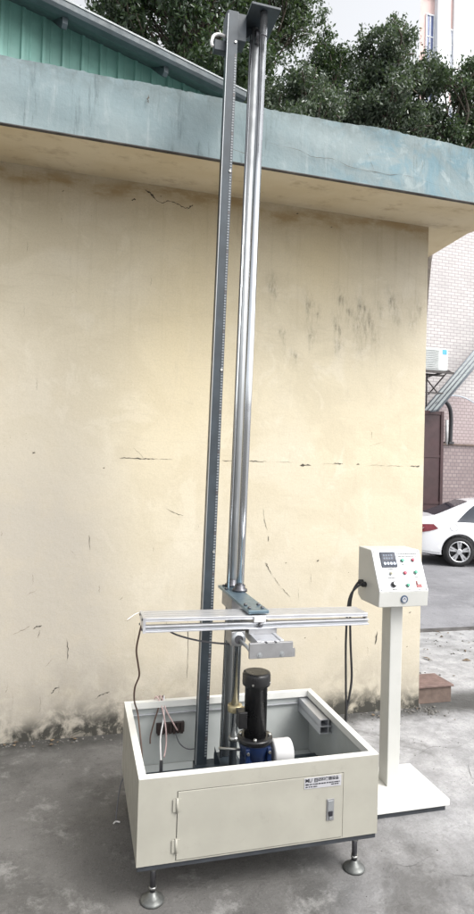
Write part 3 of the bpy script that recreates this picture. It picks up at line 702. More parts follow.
# ------------------------------------------------------------------ parked car
def make_car():
    yaw = -radians(20); n = Vector((sin(radians(20)), cos(radians(20)), 0))
    c = root('parked_car', Vector((7.60, 8.59, -.2))+n*.86, 'white parked sedan with red tail lamp and alloy wheels by the tiled wall', 'car', rz=yaw)
    xs = [-1.06, -1.04, -.98, -.86, -.7, -.55, -.35, -.15, .05, .25, .45, .7, 1.0, 1.3, 1.6, 1.85, 2.1, 2.35, 2.6, 2.9, 3.2, 3.45, 3.56, 3.6]
    def ip(t, x): return float(np.interp(x, [a for a, _ in t], [b for _, b in t]))
    top = [(-1.06, .80), (-1.02, .95), (-.9, 1.0), (-.6, 1.035), (-.5, 1.05), (.28, 1.40), (.6, 1.45), (1.0, 1.47), (1.4, 1.44), (2.25, 1.03), (2.6, .98), (3.2, .86), (3.5, .72), (3.6, .55)]
    belt = [(-1.06, .78), (-.9, .90), (-.3, .945), (.5, .93), (2.2, .90), (3.2, .80), (3.6, .52)]
    bot = [(-1.06, .36), (-.9, .27), (-.5, .22), (.4, .19), (2.4, .19), (3.2, .20), (3.6, .32)]
    hw = [(-1.06, .62), (-1.0, .74), (-.8, .85), (-.3, .895), (1.3, .90), (2.8, .89), (3.3, .82), (3.6, .58)]
    rw = [(-1.06, .52), (-.6, .64), (-.45, .66), (.3, .57), (1.0, .58), (1.5, .58), (2.25, .68), (2.7, .70), (3.6, .5)]
    def section(x):
        zt, zb, zs, w, r = ip(top, x), ip(belt, x), ip(bot, x), ip(hw, x), ip(rw, x)
        pts = [(0, zs), (w*.8, zs), (w*.965, zs+.03), (w*.99, zs+(zb-zs)*.22), (w*.985, zs+(zb-zs)*.45), (w, zs+(zb-zs)*.68), (w*.985, zs+(zb-zs)*.86), (w*.955, zb)]
        for t in (.1, .35, .6, .82): pts.append((w*.945+(r-w*.945)*t, zb+(zt-zb)*t*.98))
        pts += [(r*.93, zb+(zt-zb)*.97), (r*.6, zt-.012), (0, zt)]
        return pts
    secs = [section(x) for x in xs]; k = len(secs[0])
    body = MB(); vs = []
    full = k*2-2
    for x, s in zip(xs, secs):
        ring = [(x, -y, z) for y, z in s]+[(x, y, z) for y, z in s[-2:0:-1]]; vs += ring
    fs = [(i*full+j, i*full+(j+1) % full, (i+1)*full+(j+1) % full, (i+1)*full+j) for i in range(len(xs)-1) for j in range(full)]
    fs += [tuple(range(full)), tuple(range((len(xs)-1)*full, len(xs)*full))[::-1]]
    body.add(vs, fs, True)
    bo = body.build('body', 'car_paint', c, local=True)
    cut = MB()
    for x in (0, 2.68):
        for s in (-1, 1): cut.cyl((x, s*.60, .325), (x, s*1.1, .325), .375, n=40)
    co = cut.build('cut', 'chrome_trim', c, local=True)
    md = bo.modifiers.new('b', 'BOOLEAN'); md.object = co; md.operation = 'DIFFERENCE'; md.solver = 'EXACT'
    dg = bpy.context.evaluated_depsgraph_get(); nm = bpy.data.meshes.new_from_object(bo.evaluated_get(dg))
    bo.modifiers.clear(); bo.data = nm; bpy.data.objects.remove(co)
    es = bo.modifiers.new('e', 'EDGE_SPLIT'); es.split_angle = radians(38)
    # surface patch on the side between section parameters (fractional point index) and x
    def sp(x, j, s, o=.006):
        a = section(x); i = int(min(j, k-2)); t = j-i; y = a[i][0]*(1-t)+a[i+1][0]*t; z = a[i][1]*(1-t)+a[i+1][1]*t
        return Vector((x, s*(y+o), z+o*.3))
    def patch(name, mat, quad_rows, s, parent=bo, o=.006):
        m = MB(); vs = []; w = len(quad_rows[0])
        for row in quad_rows: vs += [sp(x, j, s, o) for x, j in row]
        m.add(vs, [(i*w+j, i*w+j+1, (i+1)*w+j+1, (i+1)*w+j) for i in range(len(quad_rows)-1) for j in range(w-1)], True)
        return m.build(name, mat, parent, local=True)
    for s in (-1, 1):
        # rear quarter window pointed at its tail, then door windows
        def wrow(t, x0, x1, lo, hi, taper):
            out = []
            for q in range(9):
                f = q/8; x = x0+(x1-x0)*f
                h = hi if not taper else lo+(hi-lo)*min(1, (f*1.25)**.6)
                out.append((x, lo+(h-lo)*t))
            return out
        patch('side_window', 'glass_dark', [wrow(t/5, -.06, .55, 7.25, 11.2, True) for t in range(6)], s)
        patch('side_window', 'glass_dark', [wrow(t/5, .62, 1.25, 7.25, 11.2, False) for t in range(6)], s)
        patch('side_window', 'glass_dark', [wrow(t/5, 1.32, 1.86, 7.25, 10.2, False) for t in range(6)], s)
        for x0 in (.40, 1.29, 2.2):
            patch('door_gap', 'chrome_trim', [[(x0, j/2) for j in range(6, 15)], [(x0+.008, j/2) for j in range(6, 15)]], s, o=.003)
        for x0 in (.48, 1.36): 
            hh = MB(); p = sp(x0, 6.4, s, .02); q = sp(x0+.2, 6.4, s, .02); hh.tube([p, p.lerp(q, .5)+Vector((0, s*.012, 0)), q], .014, 8); hh.build('door_handle', 'car_paint', bo, local=True)
        # tail lamp wraps the corner
        patch('tail_lamp', ['tail_red'], [[(-1.03+.40*f, 4.75+.55*f), (-1.02+.58*f, 5.8-.1*f), (-1.0+.46*f, 6.75-.15*f)] for f in (0, .2, .4, .6, .8, 1)], s, o=.012)
        patch('lamp_insert', ['tail_clear'], [[(-1.02+.25*f, 5.7), (-1.0+.27*f, 5.95)] for f in (0, .5, 1)], s, o=.016)
        patch('sill', 'chrome_trim', [[(x, 1.6), (x, 2.15)] for x in (.40, 1.0, 1.6, 2.28)], s, o=.008)
        patch('bumper_trim', 'chrome_trim', [[(x, 1.5), (x, 2.3)] for x in (-1.02, -.9, -.7, -.5, -.40)], s, o=.010)
        p = sp(.02-.12, 6.0, s, .0); m = MB(); m.tube([sp(-.12+.085*cos(a), 6.05+.65*sin(a), s, .003) for a in np.linspace(0, 2*pi, 25)], .004, 4, False)
        m.build('fuel_cap_ring', 'ac_grille', bo, local=True)
        for xw in (0, 2.68):
            w = MB(); y = s*.775
            prof = [(.19, -.105), (.27, -.105), (.305, -.09), (.32, -.05), (.32, .05), (.305, .09), (.27, .105), (.225, .108), (.222, .02), (.19, -.03)]
            w.lathe((xw, y, .32), [(r_, h*s) for r_, h in prof], 36, 'y'); wo_ = w.build('wheel', 'tyre', c, local=True)
            w = MB(); yo = y+s*.095
            w.lathe((xw, y, .32), [(.225, s*.10), (.225, s*.112), (.205, s*.112), (.20, s*.06), (.205, s*.02)], 36, 'y', False)
            for a in range(10):
                q = 2*pi*(a//2)/5+(.16 if a % 2 else -.16)+.3; d0 = Vector((cos(q-.0), 0, sin(q))); t0 = Vector((-sin(q), 0, cos(q)))
                ctr = Vector((xw, yo, .32)); inn = ctr+d0*.05; out = ctr+d0*.213
                vs = [inn-t0*.016, inn+t0*.016, out+t0*.022, out-t0*.022]; dn = Vector((0, -s*.03, 0)); up = Vector((0, s*.008, 0))
                w.add([v+up for v in vs]+[v+dn for v in vs], [(0, 1, 2, 3), (4, 5, 6, 7), (0, 1, 5, 4), (2, 3, 7, 6), (1, 2, 6, 5), (3, 0, 4, 7)])
            w.lathe((xw, yo, .32), [(.062, -s*.02), (.062, s*.01), (.05, s*.018)], 20, 'y'); w.build('rim', 'rim', wo_, local=True)
            MB().cyl((xw, y-s*.03, .32), (xw, y+s*.01, .32), .16, n=28).build('brake_disc', 'chrome_trim', wo_, local=True)
    def tp(x, j, o=.006):
        a = section(x); i = int(min(j, k-2)); t = j-i; return (a[i][0]*(1-t)+a[i+1][0]*t, a[i][1]*(1-t)+a[i+1][1]*t+o)
    for nm_, x0, x1 in (('rear_window', -.46, .26), ('windscreen', 1.5, 2.2)):
        m = MB(); vs = []; rows = 6
        for i in range(rows+1):
            x = x0+(x1-x0)*i/rows; y1, z1 = tp(x, 12.05, .010); y2, z2 = tp(x, 13, .010); _, z3 = tp(x, 14, .010)
            vs += [(x, -y1*.97, z1), (x, -y2, z2), (x, 0, z3), (x, y2, z2), (x, y1*.97, z1)]
        m.add(vs, [(i*5+j, i*5+j+1, (i+1)*5+j+1, (i+1)*5+j) for i in range(rows) for j in range(4)], True); m.build(nm_, 'glass_dark', bo, local=True)
    MB().box(-1.085, -1.05, -.26, .26, .62, .75).build('number_plate', 'label', bo, local=True)
    MB().box(-1.075, -1.0, -.6, .6, .34, .44).build('rear_diffuser', 'chrome_trim', bo, local=True)
    MB().box(-.55, 3.2, -.62, .62, .20, .32).build('underbody', 'chrome_trim', bo, local=True)
    for s in (-1, 1):
        m = MB().lathe((1.75, s*.98, 1.0), [(.02, -.09), (.08, -.07), (.09, .0), (.07, .06), (.02, .08)], 14, 'y'); m.build('mirror', 'car_paint', bo, local=True)
        patch('headlamp', 'tail_clear', [[(3.0+.4*f, 6.0), (3.0+.42*f, 6.9)] for f in (0, .33, .66, 1)], s, o=.01)
make_car()

# ------------------------------------------------------------------ drop test machine
CW, CD, CT, CB = 1.0136, .7657, .5122, .1688
mc = root('drop_test_machine', (.5, .38, 0), 'tall drop testing machine with beige cabinet, crossbeam and high steel columns', 'machine')
lean = lambda z: .0136*(z-.3)
# cabinet shell
T = .004; RW = .030
cb = MB()
cb.box(0, .006, 0, CD, CB+.012, CT-.002).box(CW-.006, CW, 0, CD, CB+.012, CT-.002).box(.006, CW-.006, CD-.006, CD, CB+.012, CT-.002)
# front panel with a door opening
DX0, DX1, DZ0, DZ1 = .150, .853, .186, .452
cb.box(.006, DX0, 0, .006, CB+.012, CT-.002).box(DX1, CW-.006, 0, .006, CB+.012, CT-.002).box(DX0, DX1, 0, .006, DZ1, CT-.002).box(DX0, DX1, 0, .006, CB+.012, DZ0)
cab = cb.build('cabinet', 'paint', mc)
rim = MB().box(0, CW, 0, RW, CT-.002, CT+.002).box(0, CW, CD-RW, CD, CT-.002, CT+.002).box(0, RW, RW, CD-RW, CT-.002, CT+.002).box(CW-RW, CW, RW, CD-RW, CT-.002, CT+.002)
rim.box(RW-.003, RW, RW, CD-RW, CT-.03, CT-.002).box(CW-RW, CW-RW+.003, RW, CD-RW, CT-.03, CT-.002).box(RW, CW-RW, RW-.003, RW, CT-.03, CT-.002).box(RW, CW-RW, CD-RW, CD-RW+.003, CT-.03, CT-.002)
rim.build('rim', 'rim_skylight_white', cab)
MB().box(.01, CW-.01, .01, CD-.01, CB+.013, CB+.018).build('floor_pan', 'inner_lit', cab)
MB().box(.0075, .009, .008, CD-.008, CB+.019, CT-.004).box(CW-.009, CW-.0075, .008, CD-.008, CB+.019, CT-.004).box(.0095, CW-.0095, CD-.009, CD-.0075, CB+.019, CT-.004).build('lit_inner_skin', 'inner_lit', cab)  # added thin sheets whose paler colour paints sky light on the inner faces
MB().box(.004, CW-.004, .006, .05, CB-.010, CB+.012).box(.004, CW-.004, CD-.05, CD-.006, CB-.010, CB+.012).box(.006, .05, .05, CD-.05, CB-.010, CB+.012).box(CW-.05, CW-.006, .05, CD-.05, CB-.010, CB+.012).build('underframe', 'base_black', mc, .002)
door = MB().box(DX0+.0025, DX1-.0025, -.0025, .004, DZ0+.0025, DZ1-.0025).build('door', 'paint', cab, .0015)
MB().box(DX0-.004, DX1+.004, .008, .012, DZ0-.004, DZ1+.004).build('door_gap', 'base_black', cab)
for z in (.40, .245):
    MB().cyl((DX0, -.006, z-.028), (DX0, -.006, z+.028), .0045, n=10).box(DX0-.016, DX0+.016, -.0052, -.0028, z-.024, z+.024).build('hinge', 'paint', cab)
lk = MB().box(.777, .810, -.006, -.002, .264, .352).mat(1).box(.781, .806, -.0085, -.006, .300, .346).mat(2).box(.785, .802, -.0115, -.0085, .284, .304).mat(1).cyl((.7935, -.006, .275), (.7935, -.010, .275), .006, n=12)
lk.build('lock', ['alu_plate', 'zinc', 'ink'], cab, .001)
npl = MB().box(.676, .840, -.0042, -.0024, .403, .447).build('nameplate', 'label', cab)
FR = lambda x, z, y=-.0052: Matrix.Translation((x, y, z)) @ Matrix.Rotation(pi/2, 4, 'X')
tx = MB()
text_mesh('ML/', .021, FR(.695, .436), tx, sx=.95)
text_mesh('迈科仪器设备', .0155, FR(.782, .4365), tx, sx=1.02)
tx.box(.7195, .7335, -.0052, -.0046, .428, .444)
random.seed(3)
def dashes(mb, x0, x1, z, h, lo=.003, hi=.012):
    x = x0
    while x < x1-.004:
        w = min(random.uniform(lo, hi), x1-x); mb.box(x, x+w, -.0052, -.0046, z-h/2, z+h/2); x += w+random.uniform(.0015, .004)
dashes(tx, .681, .833, .4205, .0042); dashes(tx, .681, .737, .4105, .0042); dashes(tx, .795, .833, .4125, .004)
tx.box(.681, .691, -.0053, -.0046, .418, .4235)
tx.build('lettering', 'ink', cab)
tw_ = MB()
for k in range(3): tw_.box(.722, .731, -.0056, -.0052, .431+k*.004, .4325+k*.004)
tw_.build('emblem_bars', 'label', cab)
# levelling feet
def foot(x, y):
    m = MB().lathe((x, y, 0), [(.046, 0), (.047, .007), (.043, .012), (.032, .018), (.020, .026), (.015, .036), (.008, .04)], 28)
    f = m.build('levelling_foot', 'foot_steel', mc)
    MB().cyl((x, y, .038), (x, y, CB-.004), .0115, n=14).build('stem', 'bolt', f)
    MB().cyl((x, y, .050), (x, y, .059), .016, n=6).cyl((x, y, CB-.044), (x, y, CB-.026), .018, n=6).build('nut', 'bolt_light', f)
for x, y in ((.075, .065), (CW-.07, .065), (.075, CD-.065), (CW-.07, CD-.065)): foot(x, y)
# base channels inside the cabinet
MB().box(.05, CW-.05, .47, .535, CB+.018, .264).build('base_channel', 'steel_blue', mc, .003)
MB().box(.30, .70, .18, .46, CB+.018, .225).build('motor_base', 'steel_blue', mc, .003)
MB().box(.33, .56, .475, .60, CB+.018, .2655).box(.45, .56, .60, .66, CB+.018, .2655).build('column_base_plate', 'steel_blue', mc)
# dark channel post with graduated tape
PX, PY, PT = .362, .55, 4.02
def sheared(m): m.v = [(x+lean(z), y, z) for x, y, z in m.v]; return m
pw = .027
post = sheared(MB().box(PX-pw, PX+pw, PY-.003, PY+.003, .268, PT).box(PX-pw, PX-pw+.006, PY+.003, PY+.05, .268, PT).box(PX+pw-.006, PX+pw, PY+.003, PY+.05, .268, PT)).build('post', 'steel_blue', mc, .0015)
sheared(MB().box(PX+pw-.013, PX+pw-.003, PY-.0046, PY-.0032, .30, 3.80)).build('graduated_tape', 'ruler', post)
sheared(MB().box(PX-pw-.0012, PX-pw+.0018, PY-.0045, PY+.004, .268, PT-.02)).build('edge_highlight', 'zinc', post)  # added light strip, painting the highlight along the flange edge
for z in (3.86, 3.20, 2.2, 1.3): sheared(MB().cyl((PX+pw-.011, PY-.004, z), (PX+pw-.011, PY-.008, z), .006, n=10)).build('screw', 'bolt_light', post)
# gusset beside the post foot
MB().prism([(.425, .2655), (.455, .2655), (.425, .35)], 'y', .54, .546).build('gusset', 'steel_blue', mc)
# guide tubes
def vt(x, y, r, z0, z1, name, mat, n=24):
    return MB().cyl((x+lean(z0), y, z0), (x+lean(z1), y, z1), r, n=n).build(name, mat, mc)
TZ = 4.01
t1 = vt(.507, .50, .0195, .268, TZ, 'guide_tube', 'chrome', 32)
MB().cyl((.507+lean(3.88), .5, 3.88), (.507+lean(3.885), .5, 3.885), .0205, n=32).build('joint_ring', 'bolt', t1)
t2 = vt(.500, .625, .0215, .268, TZ, 'guide_tube', 'zinc', 28)
vt(.474, .60, .006, .268, 3.93, 'lead_rod', 'chrome', 12)
vt(.478, .64, .0035, .268, TZ, 'hoist_cable', 'wire_grey', 8)
c1 = MB().lathe((.507+lean(.55), .5, .55), [(.020, -.016), (.034, -.016), (.036, -.012), (.036, .012), (.034, .016), (.020, .016)], 28)
c1.cyl((.535, .49, .55), (.565, .475, .55), .010, n=12); c1.build('stop_collar', 'brass', mc)
MB().lathe((.507+lean(.405), .5, .405), [(.020, -.010), (.026, -.010), (.026, .010), (.020, .010)], 24).cyl((.525, .485, .405), (.54, .472, .405), .008, n=10).build('stop_collar', 'bolt_light', mc)
# top plate, gusset to the post and limit switch
xl = lean(4.0)
MB().box(.432+xl, .585+xl, .462, .715, TZ-.003, TZ+.011).box(.33+xl, .434+xl, .556, .64, TZ-.13, TZ+.011).build('top_plate', 'steel_blue', mc, .003)
MB().prism([(.388+xl, TZ-.003), (.388+xl, TZ-.14), (.50+xl, TZ-.003)], 'y', .62, .628).build('top_gusset', 'steel_blue', mc)
MB().cyl((.49+xl, .60, TZ-.06), (.52+xl, .60, TZ-.06), .035, n=20).build('pulley', 'bolt', mc)
lim = MB().box(.275+xl, .338+xl, .585, .625, 3.83, 3.885).build('limit_switch', 'steel_blue', mc, .004)
MB().tube(smooth_path([(.335+xl, .59, 3.91), (.30+xl, .59, 3.915), (.272+xl, .59, 3.90), (.262+xl, .59, 3.865), (.268+xl, .59, 3.845)], 5), .008, 10).build('conduit', 'wire_white', lim)
# carriage plate
xc = lean(1.1)
MB().box(.447, .538, .10, .665, 1.1005, 1.114).build('carriage_plate', 'steel_plate', mc, .002)
for x, y in ((.462, .14), (.52, .14), (.462, .20), (.52, .20), (.47, .66-.03), (.462, .55)):
    MB().cyl((x, y, 1.113), (x, y, 1.122), .008, n=6).build('bolt', 'bolt', mc)
MB().lathe((.507+xc, .5, 1.114), [(.021, 0), (.036, 0), (.036, .012), (.026, .014), (.026, .03), (.021, .03)], 24).build('bushing', 'bolt', mc)
MB().lathe((.500+xc, .625, 1.114), [(.0225, 0), (.036, 0), (.036, .012), (.026, .014), (.026, .035), (.0225, .035)], 24).build('bushing', 'bolt', mc)
MB().cyl((.507+xc, .5, .96), (.507+xc, .5, 1.10), .029, n=24).build('slide_sleeve', 'zinc', mc)
MB().box(.468, .545, .46, .66, 1.02, 1.098).build('carriage_block', 'alu_plate', mc, .003)
# crossbeam
BX0, BX1, BY0, BY1 = .012, 1.004, .095, .225
tilt = lambda x: -.012*(x-BX0)
def beam(m, k=1.): m.v = [(x, y, z+tilt(x)*k) for x, y, z in m.v]; return m
up_ = MB().box(BX0, BX1-.006, BY0+.002, BY1, 1.0885, 1.0995).box(BX0, BX1-.006, BY0+.002, BY0+.012, 1.084, 1.0885)
ub = beam(up_).build('crossbeam', 'alu', mc, .0015)
gv = MB()
for y in (.128, .160, .192): gv.box(BX0+.001, BX1-.007, y, y+.004, 1.0995, 1.1002)
beam(gv).build('groove', 'alu_plate', ub)
lr = beam(MB().box(BX0+.006, BX1, BY0, BY0+.030, 1.0615, 1.0680).box(BX0+.006, BX1, BY0, BY0+.030, 1.0415, 1.0480).box(BX0+.006, BX1, BY0+.012, BY0+.030, 1.0480, 1.0615), .5).build('lower_rail', 'alu', ub, .0012)
beam(MB().box(BX0+.007, BX1-.001, BY0+.009, BY0+.0121, 1.0525, 1.0575), .5).build('rail_slot', 'zinc', ub)
MB().prism([(BY0-.001, 1.040), (BY1+.001, 1.072), (BY1+.001, 1.101), (BY0-.001, 1.101)], 'x', BX0-.005, BX0+.006).build('end_plate', 'alu', ub)
MB().box(BX1-.016, BX1-.008, BY0+.004, BY0+.028, 1.060, 1.080).build('end_plate', 'alu_plate', ub)
for y, z in ((.115, 1.09), (.205, 1.09), (.115, 1.05), (.205, 1.05)): MB().cyl((BX0-.005, y, z), (BX0-.009, y, z), .005, n=8).build('end_bolt', 'bolt', ub)
MB().box(.468, .520, .085, .096, 1.068, 1.092).build('bracket', 'white_drum', mc, .002)
MB().lathe((.497, .092, 1.056), [(.010, 0), (.010, -.010), (.006, -.014)], 16, 'y').build('pivot_bolt', 'bolt', mc)
# release arm and clamp under the beam
MB().box(.455, .470, -.005, .26, .985, 1.018).box(.555, .570, -.005, .26, .985, 1.018).build('clamp_arm', 'alu', mc, .002)
MB().box(.470, .555, -.002, .25, 1.006, 1.014).build('clamp_slide', 'alu', mc, .002)
MB().box(.45, .575, .10, .24, 1.014, 1.042).build('clamp_mount', 'alu_plate', mc, .002)
fp = MB().box(.419, .604, -.022, -.008, .952, 1.014).build('clamp_face', 'alu_plate', mc, .002)
for x in (.462, .556): MB().cyl((x, -.0215, .966), (x, -.0235, .966), .011, n=16).cyl((x, -.0215, .966), (x, -.027, .966), .006, n=6).build('face_bolt', 'zinc', fp)
for x in (.49, .53): MB().box(x-.004, x+.004, -.0225, -.008, 1.012, 1.016).build('face_notch', 'bolt', fp)
MB().box(.604, .614, -.020, -.008, .952, .985).build('face_tab', 'alu_plate', fp)
rc = MB().lathe((.405, .09, 1.0), [(.012, 0), (.030, 0), (.030, .035), (.012, .035)], 20, 'y').build('release_cylinder', 'zinc', mc)
MB().lathe((.405, .085, 1.0), [(.018, 0), (.018, .006)], 16, 'y').build('cap', 'bolt', rc)
MB().box(.375, .435, .10, .20, .97, 1.03).build('release_block', 'alu_plate', mc, .003)
MB().tube([(.41, .09, .995), (.425, .02, .985), (.43, -.005, .975)], .007, 8).build('release_lever', 'zinc', mc)
# motor, gearbox, drum
MX, MY = .553, .30
mo = MB().lathe((MX, MY, 0), [(.0515, .50), (.0515, .728), (.0545, .73), (.0625, .732), (.0645, .738), (.0645, .778), (.061, .787), (.050, .790)], 40).build('motor', 'black', mc)
MB().lathe((MX, MY, 0), [(.066, .478), (.080, .480), (.080, .498), (.077, .502), (.05, .502)], 36).build('motor_flange', 'black', mo)
for k in range(4):
    a = pi/4+k*pi/2+.5; x, y = MX+.066*cos(a), MY+.066*sin(a)
    MB().cyl((x, y, .50), (x, y, .513), .008, n=6).build('flange_bolt', 'bolt_light', mo)
for a in (-2.1, -.6): MB().cyl((MX+.063*cos(a), MY+.063*sin(a), .735+.012), (MX+.067*cos(a), MY+.067*sin(a), .747), .005, n=8).build('cover_screw', 'bolt_light', mo)
MB().box(MX-.085, MX-.045, MY-.03, MY+.03, .545, .62).build('terminal_box', 'black', mo, .004)
for k in (): MB().lathe((MX, MY, .790), [(.008+k*.005, 0), (.0085+k*.005, .0012)], 20).build('cover_ring', 'black_rubber', mo) if k % 3 == 0 else None
gb = MB().box(MX-.055, MX+.055, MY-.050, MY+.055, .262, .44).lathe((MX, MY, 0), [(.055, .40), (.072, .462), (.074, .478)], 30)
for x in (-.05, .05): 
    gb.box(MX+x-.010, MX+x+.010, MY-.065, MY-.049, .40, .47); gb.box(MX+x-.012, MX+x+.012, MY-.058, MY-.045, .27, .33)
for k in range(4): gb.box(MX-.035, MX+.035, MY-.056, MY-.05, .30+k*.03, .312+k*.03)
gb.lathe((MX+.05, MY, .37), [(.055, 0), (.055, .02), (.03, .024)], 24, 'x')
gbo = gb.build('gearbox', 'blue_iron', mc, .003)
MB().box(MX-.06, MX+.06, MY-.06, MY+.06, .222, .264).build('gearbox_foot', 'blue_iron', gbo)
for x in (-.05, .05): MB().cyl((MX+x, MY-.066, .452), (MX+x, MY-.074, .452), .007, n=6).build('housing_bolt', 'bolt_light', gbo)
MB().lathe((MX+.075, MY-.02, .425), [(.040, 0), (.056, .002), (.058, .01), (.058, .085), (.054, .09), (.02, .09)], 36, 'x').build('winding_drum', 'white_drum', mc)
MB().cyl((.40, .36, .43), (MX-.05, .32, .43), .006, n=8).build('tie_rod', 'bolt_light', mc)
# aluminium rail on the right inner wall, ledge along the back
rl = MB()
for z0, z1 in ((.470, .476), (.436, .442), (.402, .408)): rl.box(CW-.075, CW-.010, .455, CD-.012, z0, z1)
rl.box(CW-.075, CW-.069, .456, CD-.012, .408, .470).box(CW-.030, CW-.024, .458, CD-.012, .408, .470)
rl.build('side_profile', 'alu', mc, .001)
MB().box(.010, CW-.08, CD-.024, CD-.010, .444, .450).build('back_ledge', 'alu', mc, .001)
# terminal block on the back wall
tbk = MB().box(.166, .308, CD-.030, CD-.008, .350, .398).build('terminal_block', 'brown', mc)
for k in range(7): MB().box(.170+k*.0195, .184+k*.0195, CD-.040, CD-.030, .346+(k % 2)*.003, .402).build('terminal', 'brown', tbk)
# wires
def wire(pts, r, mat, name='wire', n=6): MB().tube(smooth_path(pts, 7), r, n).build(name, mat, mc)
wire([(.012, .20, 1.045), (.006, .22, 1.0), (.0, .25, .93), (.012, .28, .86), (.022, .31, .80), (.010, .36, .73), (.018, .44, .64), (.045, .54, .545), (.048, .46, .50), (.055, .40, .42), (.06, .42, .33)], .004, 'wire_brown')
wire([(.008, .225, 1.095), (-.02, .20, 1.090), (-.05, .17, 1.078)], .0014, 'wire_white')
wire([(.10, .20, 1.044), (.15, .20, 1.005), (.24, .20, .975), (.33, .19, .96), (.40, .15, .965), (.41, .13, .985)], .004, 'wire_grey')
wire([(.165, .785, .40), (.155, .775, .50), (.165, .755, .530), (.19, .735, .48), (.205, .70, .40), (.205, .66, .33), (.19, .62, .285)], .0042, 'wire_pink')
wire([(.185, .79, .42), (.175, .775, .505), (.185, .755, .532), (.215, .73, .46), (.25, .72, .40), (.27, .725, .365)], .0038, 'wire_pink')
wire([(.215, .79, .42), (.205, .775, .508), (.195, .755, .530), (.165, .735, .46), (.135, .72, .36), (.13, .70, .32)], .0038, 'wire_brown')
wire([(.20, .79, .40), (.198, .775, .505), (.20, .755, .528), (.20, .73, .44), (.175, .66, .36), (.17, .58, .285), (.165, .53, .264)], .0042, 'wire_white')
wire([(.26, .725, .35), (.285, .71, .30), (.33, .70, .275), (.40, .69, .285)], .003, 'wire_grey')
wire([(.66, .735, .44), (.67, .72, .38), (.70, .69, .33), (.76, .66, .30)], .004, 'wire_grey')
wire([(.02, .72, .165), (-.004, .70, .15), (-.018, .67, .11), (-.03, .63, .05), (-.034, .61, .012)], .003, 'wire_grey'); wire([(-.045, .60, .006), (-.034, .61, .008), (-.015, .605, .006)], .0035, 'wire_white')
MB().box(.155, .170, .52, .535, .262, .315).build('stud', 'bolt', mc)
MB().box(.62, .96, .54, .56, CB+.018, .262).build('floor_strip', 'steel_blue', mc)

# ------------------------------------------------------------------ control console
PXC = 1.397
ct = root('control_console', (PXC, .55, 0), 'white control console on a pedestal with coloured buttons and digital meter', 'control console')
bp = MB().box(1.172, 1.6225, .358, .735, .028, .060).build('base_plate', 'rim_skylight_white', ct, .003)
MB().box(1.19, 1.605, .372, .72, 0, .028).build('base_pad', 'base_black', bp)
MB().box(1.361, 1.433, .530, .622, .058, 1.04).build('pedestal', 'white_paint', ct, .004)
X0, X1 = 1.247, 1.533
poly = [(.455, 1.020), (.450, 1.097), (.552, 1.303), (.690, 1.306), (.690, 1.045), (.650, 1.020)]
hs_ = MB().prism(poly, 'x', X0, X1).build('housing', 'white_paint', ct, .004)
sl = math.atan2(.206, .102); PL = math.hypot(.206, .102)
PM = Matrix.Translation(((X0+X1)/2, .450, 1.097)) @ Matrix.Rotation(sl, 4, 'X')    # panel frame: x right, y up the slope, z out
def pbox(m, x0, x1, y0, y1, z0, z1):
    vs = [PM @ Vector((x, y, z)) for z in (z0, z1) for y in (y0, y1) for x in (x0, x1)]
    return m.add(vs, [(0, 2, 3, 1), (4, 5, 7, 6), (0, 1, 5, 4), (2, 6, 7, 3), (0, 4, 6, 2), (1, 3, 7, 5)])
def pl(m, x, y, prof, n=20):
    t = MB().lathe((0, 0, 0), prof, n); m.mi += [m.cur]*len(t.f); b_ = len(m.v)
    m.v += [tuple(PM @ Vector((v[0]+x, v[1]+y, v[2]))) for v in t.v]; m.f += [[i+b_ for i in f] for f in t.f]; m.sm += t.sm; return m
HW = (X1-X0)/2
pnl = pbox(MB(), -HW+.003, HW-.003, .004, PL-.004, .0015, .004).build('panel', 'panel', ct)
for x, y in ((-HW+.012, .012), (HW-.012, .012), (-HW+.012, PL-.012), (HW-.012, PL-.012)):
    pl(MB(), x, y, [(.0042, .0035), (.0042, .006), (.003, .0068)], 12).build('screw', 'bolt', pnl)
mt = pbox(MB(), -.100, -.012, .132, .214, .004, .012)
mt.mat(1); pbox(mt, -.092, -.020, .168, .206, .012, .0128)
mt.mat(2)
for k in range(4): pl(mt, -.084+k*.0185, .150, [(.0085, .012), (.0085, .0142), (.007, .015)], 12)
mt.build('digital_meter', ['meter', 'lcd', 'key'], pnl)
dg_ = MB()
for k in range(4):
    pbox(dg_, -.086+k*.015, -.077+k*.015, .190, .2, .0128, .0132); pbox(dg_, -.086+k*.015, -.077+k*.015, .174, .183, .0128, .0132)
dg_.build('meter_digits', 'ink_blue', pnl)
def button(x, y, col, name='button'):
    m = pl(MB(), x, y, [(.0125, .004), (.0125, .007), (.0105, .0085)]); m.mat(1); pl(m, x, y, [(.009, .0085), (.009, .016), (.0075, .0185)]); m.build(name, ['zinc', col], pnl)
button(.025, .168, 'green_btn'); button(.088, .170, 'red_btn'); button(.025, .100, 'red_btn'); button(.088, .102, 'green_btn'); button(.026, .034, 'green_btn')
m = pl(MB(), -.058, .099, [(.011, .004), (.011, .008), (.008, .009)], 18); m.mat(1); pl(m, -.058, .099, [(.007, .009), (.006, .022), (.005, .023)], 14); pbox(m, -.060, -.056, .092, .113, .0225, .0255); m.build('selector_knob', ['zinc', 'cream_btn'], pnl)
m = pl(MB(), -.055, .040, [(.019, .004), (.0185, .007)], 24); m.mat(1); pl(m, -.055, .040, [(.0155, .007), (.0135, .024), (.0115, .026)], 24); m.mat(2); pl(m, -.055, .040, [(.0105, .0255), (.0105, .0275), (.009, .028)], 20); m.build('speed_knob', ['label', 'black', 'zinc'], pnl)
m = pbox(MB(), .078, .108, .022, .058, .004, .008); m.mat(1); pbox(m, .083, .103, .037, .053, .008, .013); m.build('power_switch', ['red_dark', 'tail_clear'], pnl)
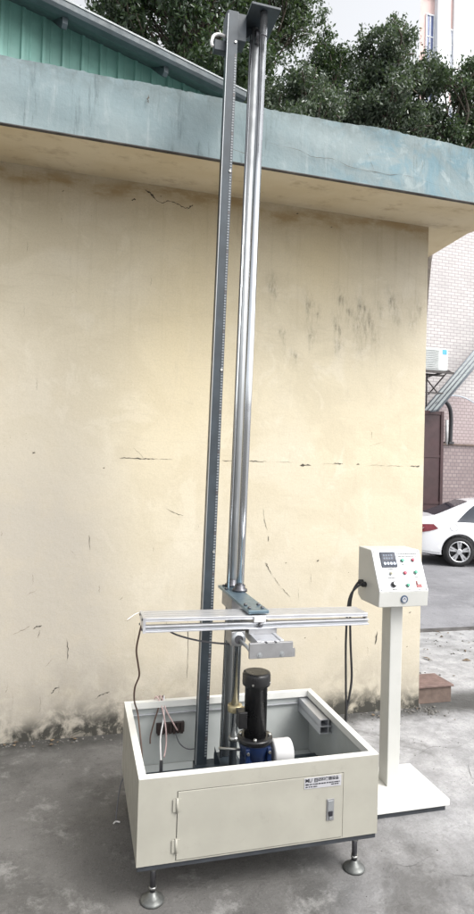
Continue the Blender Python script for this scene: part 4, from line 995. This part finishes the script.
def pdash(m, x0, x1, y, h):
    x = x0
    while x < x1-.002:
        w = min(random.uniform(.0045, .0075), x1-x); pbox(m, x, x+w, y-h/2, y+h/2, .004, .0044); x += w+.0015
dm = MB(); pdash(dm, -.004, .122, .2035, .0080); pdash(dm, .004, .116, .1915, .0080)
for x, y, w in ((.025, .146, .016), (.088, .148, .02), (.025, .076, .018), (.088, .078, .02), (.028, .012, .018), (.093, .012, .02), (-.055, .122, .03), (-.058, .076, .045), (-.052, .013, .03)):
    pdash(dm, x-w/2, x+w/2, y, .0065)
dm.build('lettering', 'ink', pnl)
em = MB(); em.lathe((1.392, .4525, 1.060), [(.021, .0015), (.021, -.0035), (.0205, -.004)], 28, 'y'); em.mat(1); em.lathe((1.392, .4485, 1.060), [(.013, .001), (.013, -.0008)], 24, 'y')
em.mat(0)
em.prism([(1.383, 1.057), (1.387, 1.057), (1.392, 1.064), (1.397, 1.057), (1.401, 1.057), (1.394, 1.068), (1.390, 1.068)], 'y', .4472, .4478)
em.mat(1)
for k in range(3): em.box(1.384+k*.006, 1.388+k*.006, .4478, .4486, 1.0435, 1.0465)
em.build('emblem', ['ink_blue', 'label'], hs_)
gl = MB().cyl((X0, .60, 1.112), (X0-.022, .60, 1.112), .014, n=14).cyl((X0, .635, 1.118), (X0-.022, .635, 1.118), .014, n=14); gl.build('cable_gland', 'black_rubber', hs_)
def cable(pts): MB().tube(smooth_path(pts, 8), .0062, 8).build('cable', 'black_rubber', ct)
cable([(X0-.015, .60, 1.112), (1.205, .60, 1.105), (1.165, .605, 1.06), (1.150, .61, .98), (1.149, .62, .80), (1.156, .62, .55), (1.160, .62, .40), (1.150, .63, .2), (1.13, .65, .05), (1.06, .70, .012)])
cable([(X0-.015, .635, 1.118), (1.215, .635, 1.110), (1.185, .63, 1.06), (1.172, .625, .98), (1.176, .62, .80), (1.188, .62, .62), (1.178, .62, .52), (1.162, .625, .42), (1.152, .635, .2), (1.14, .66, .05), (1.07, .72, .012)])
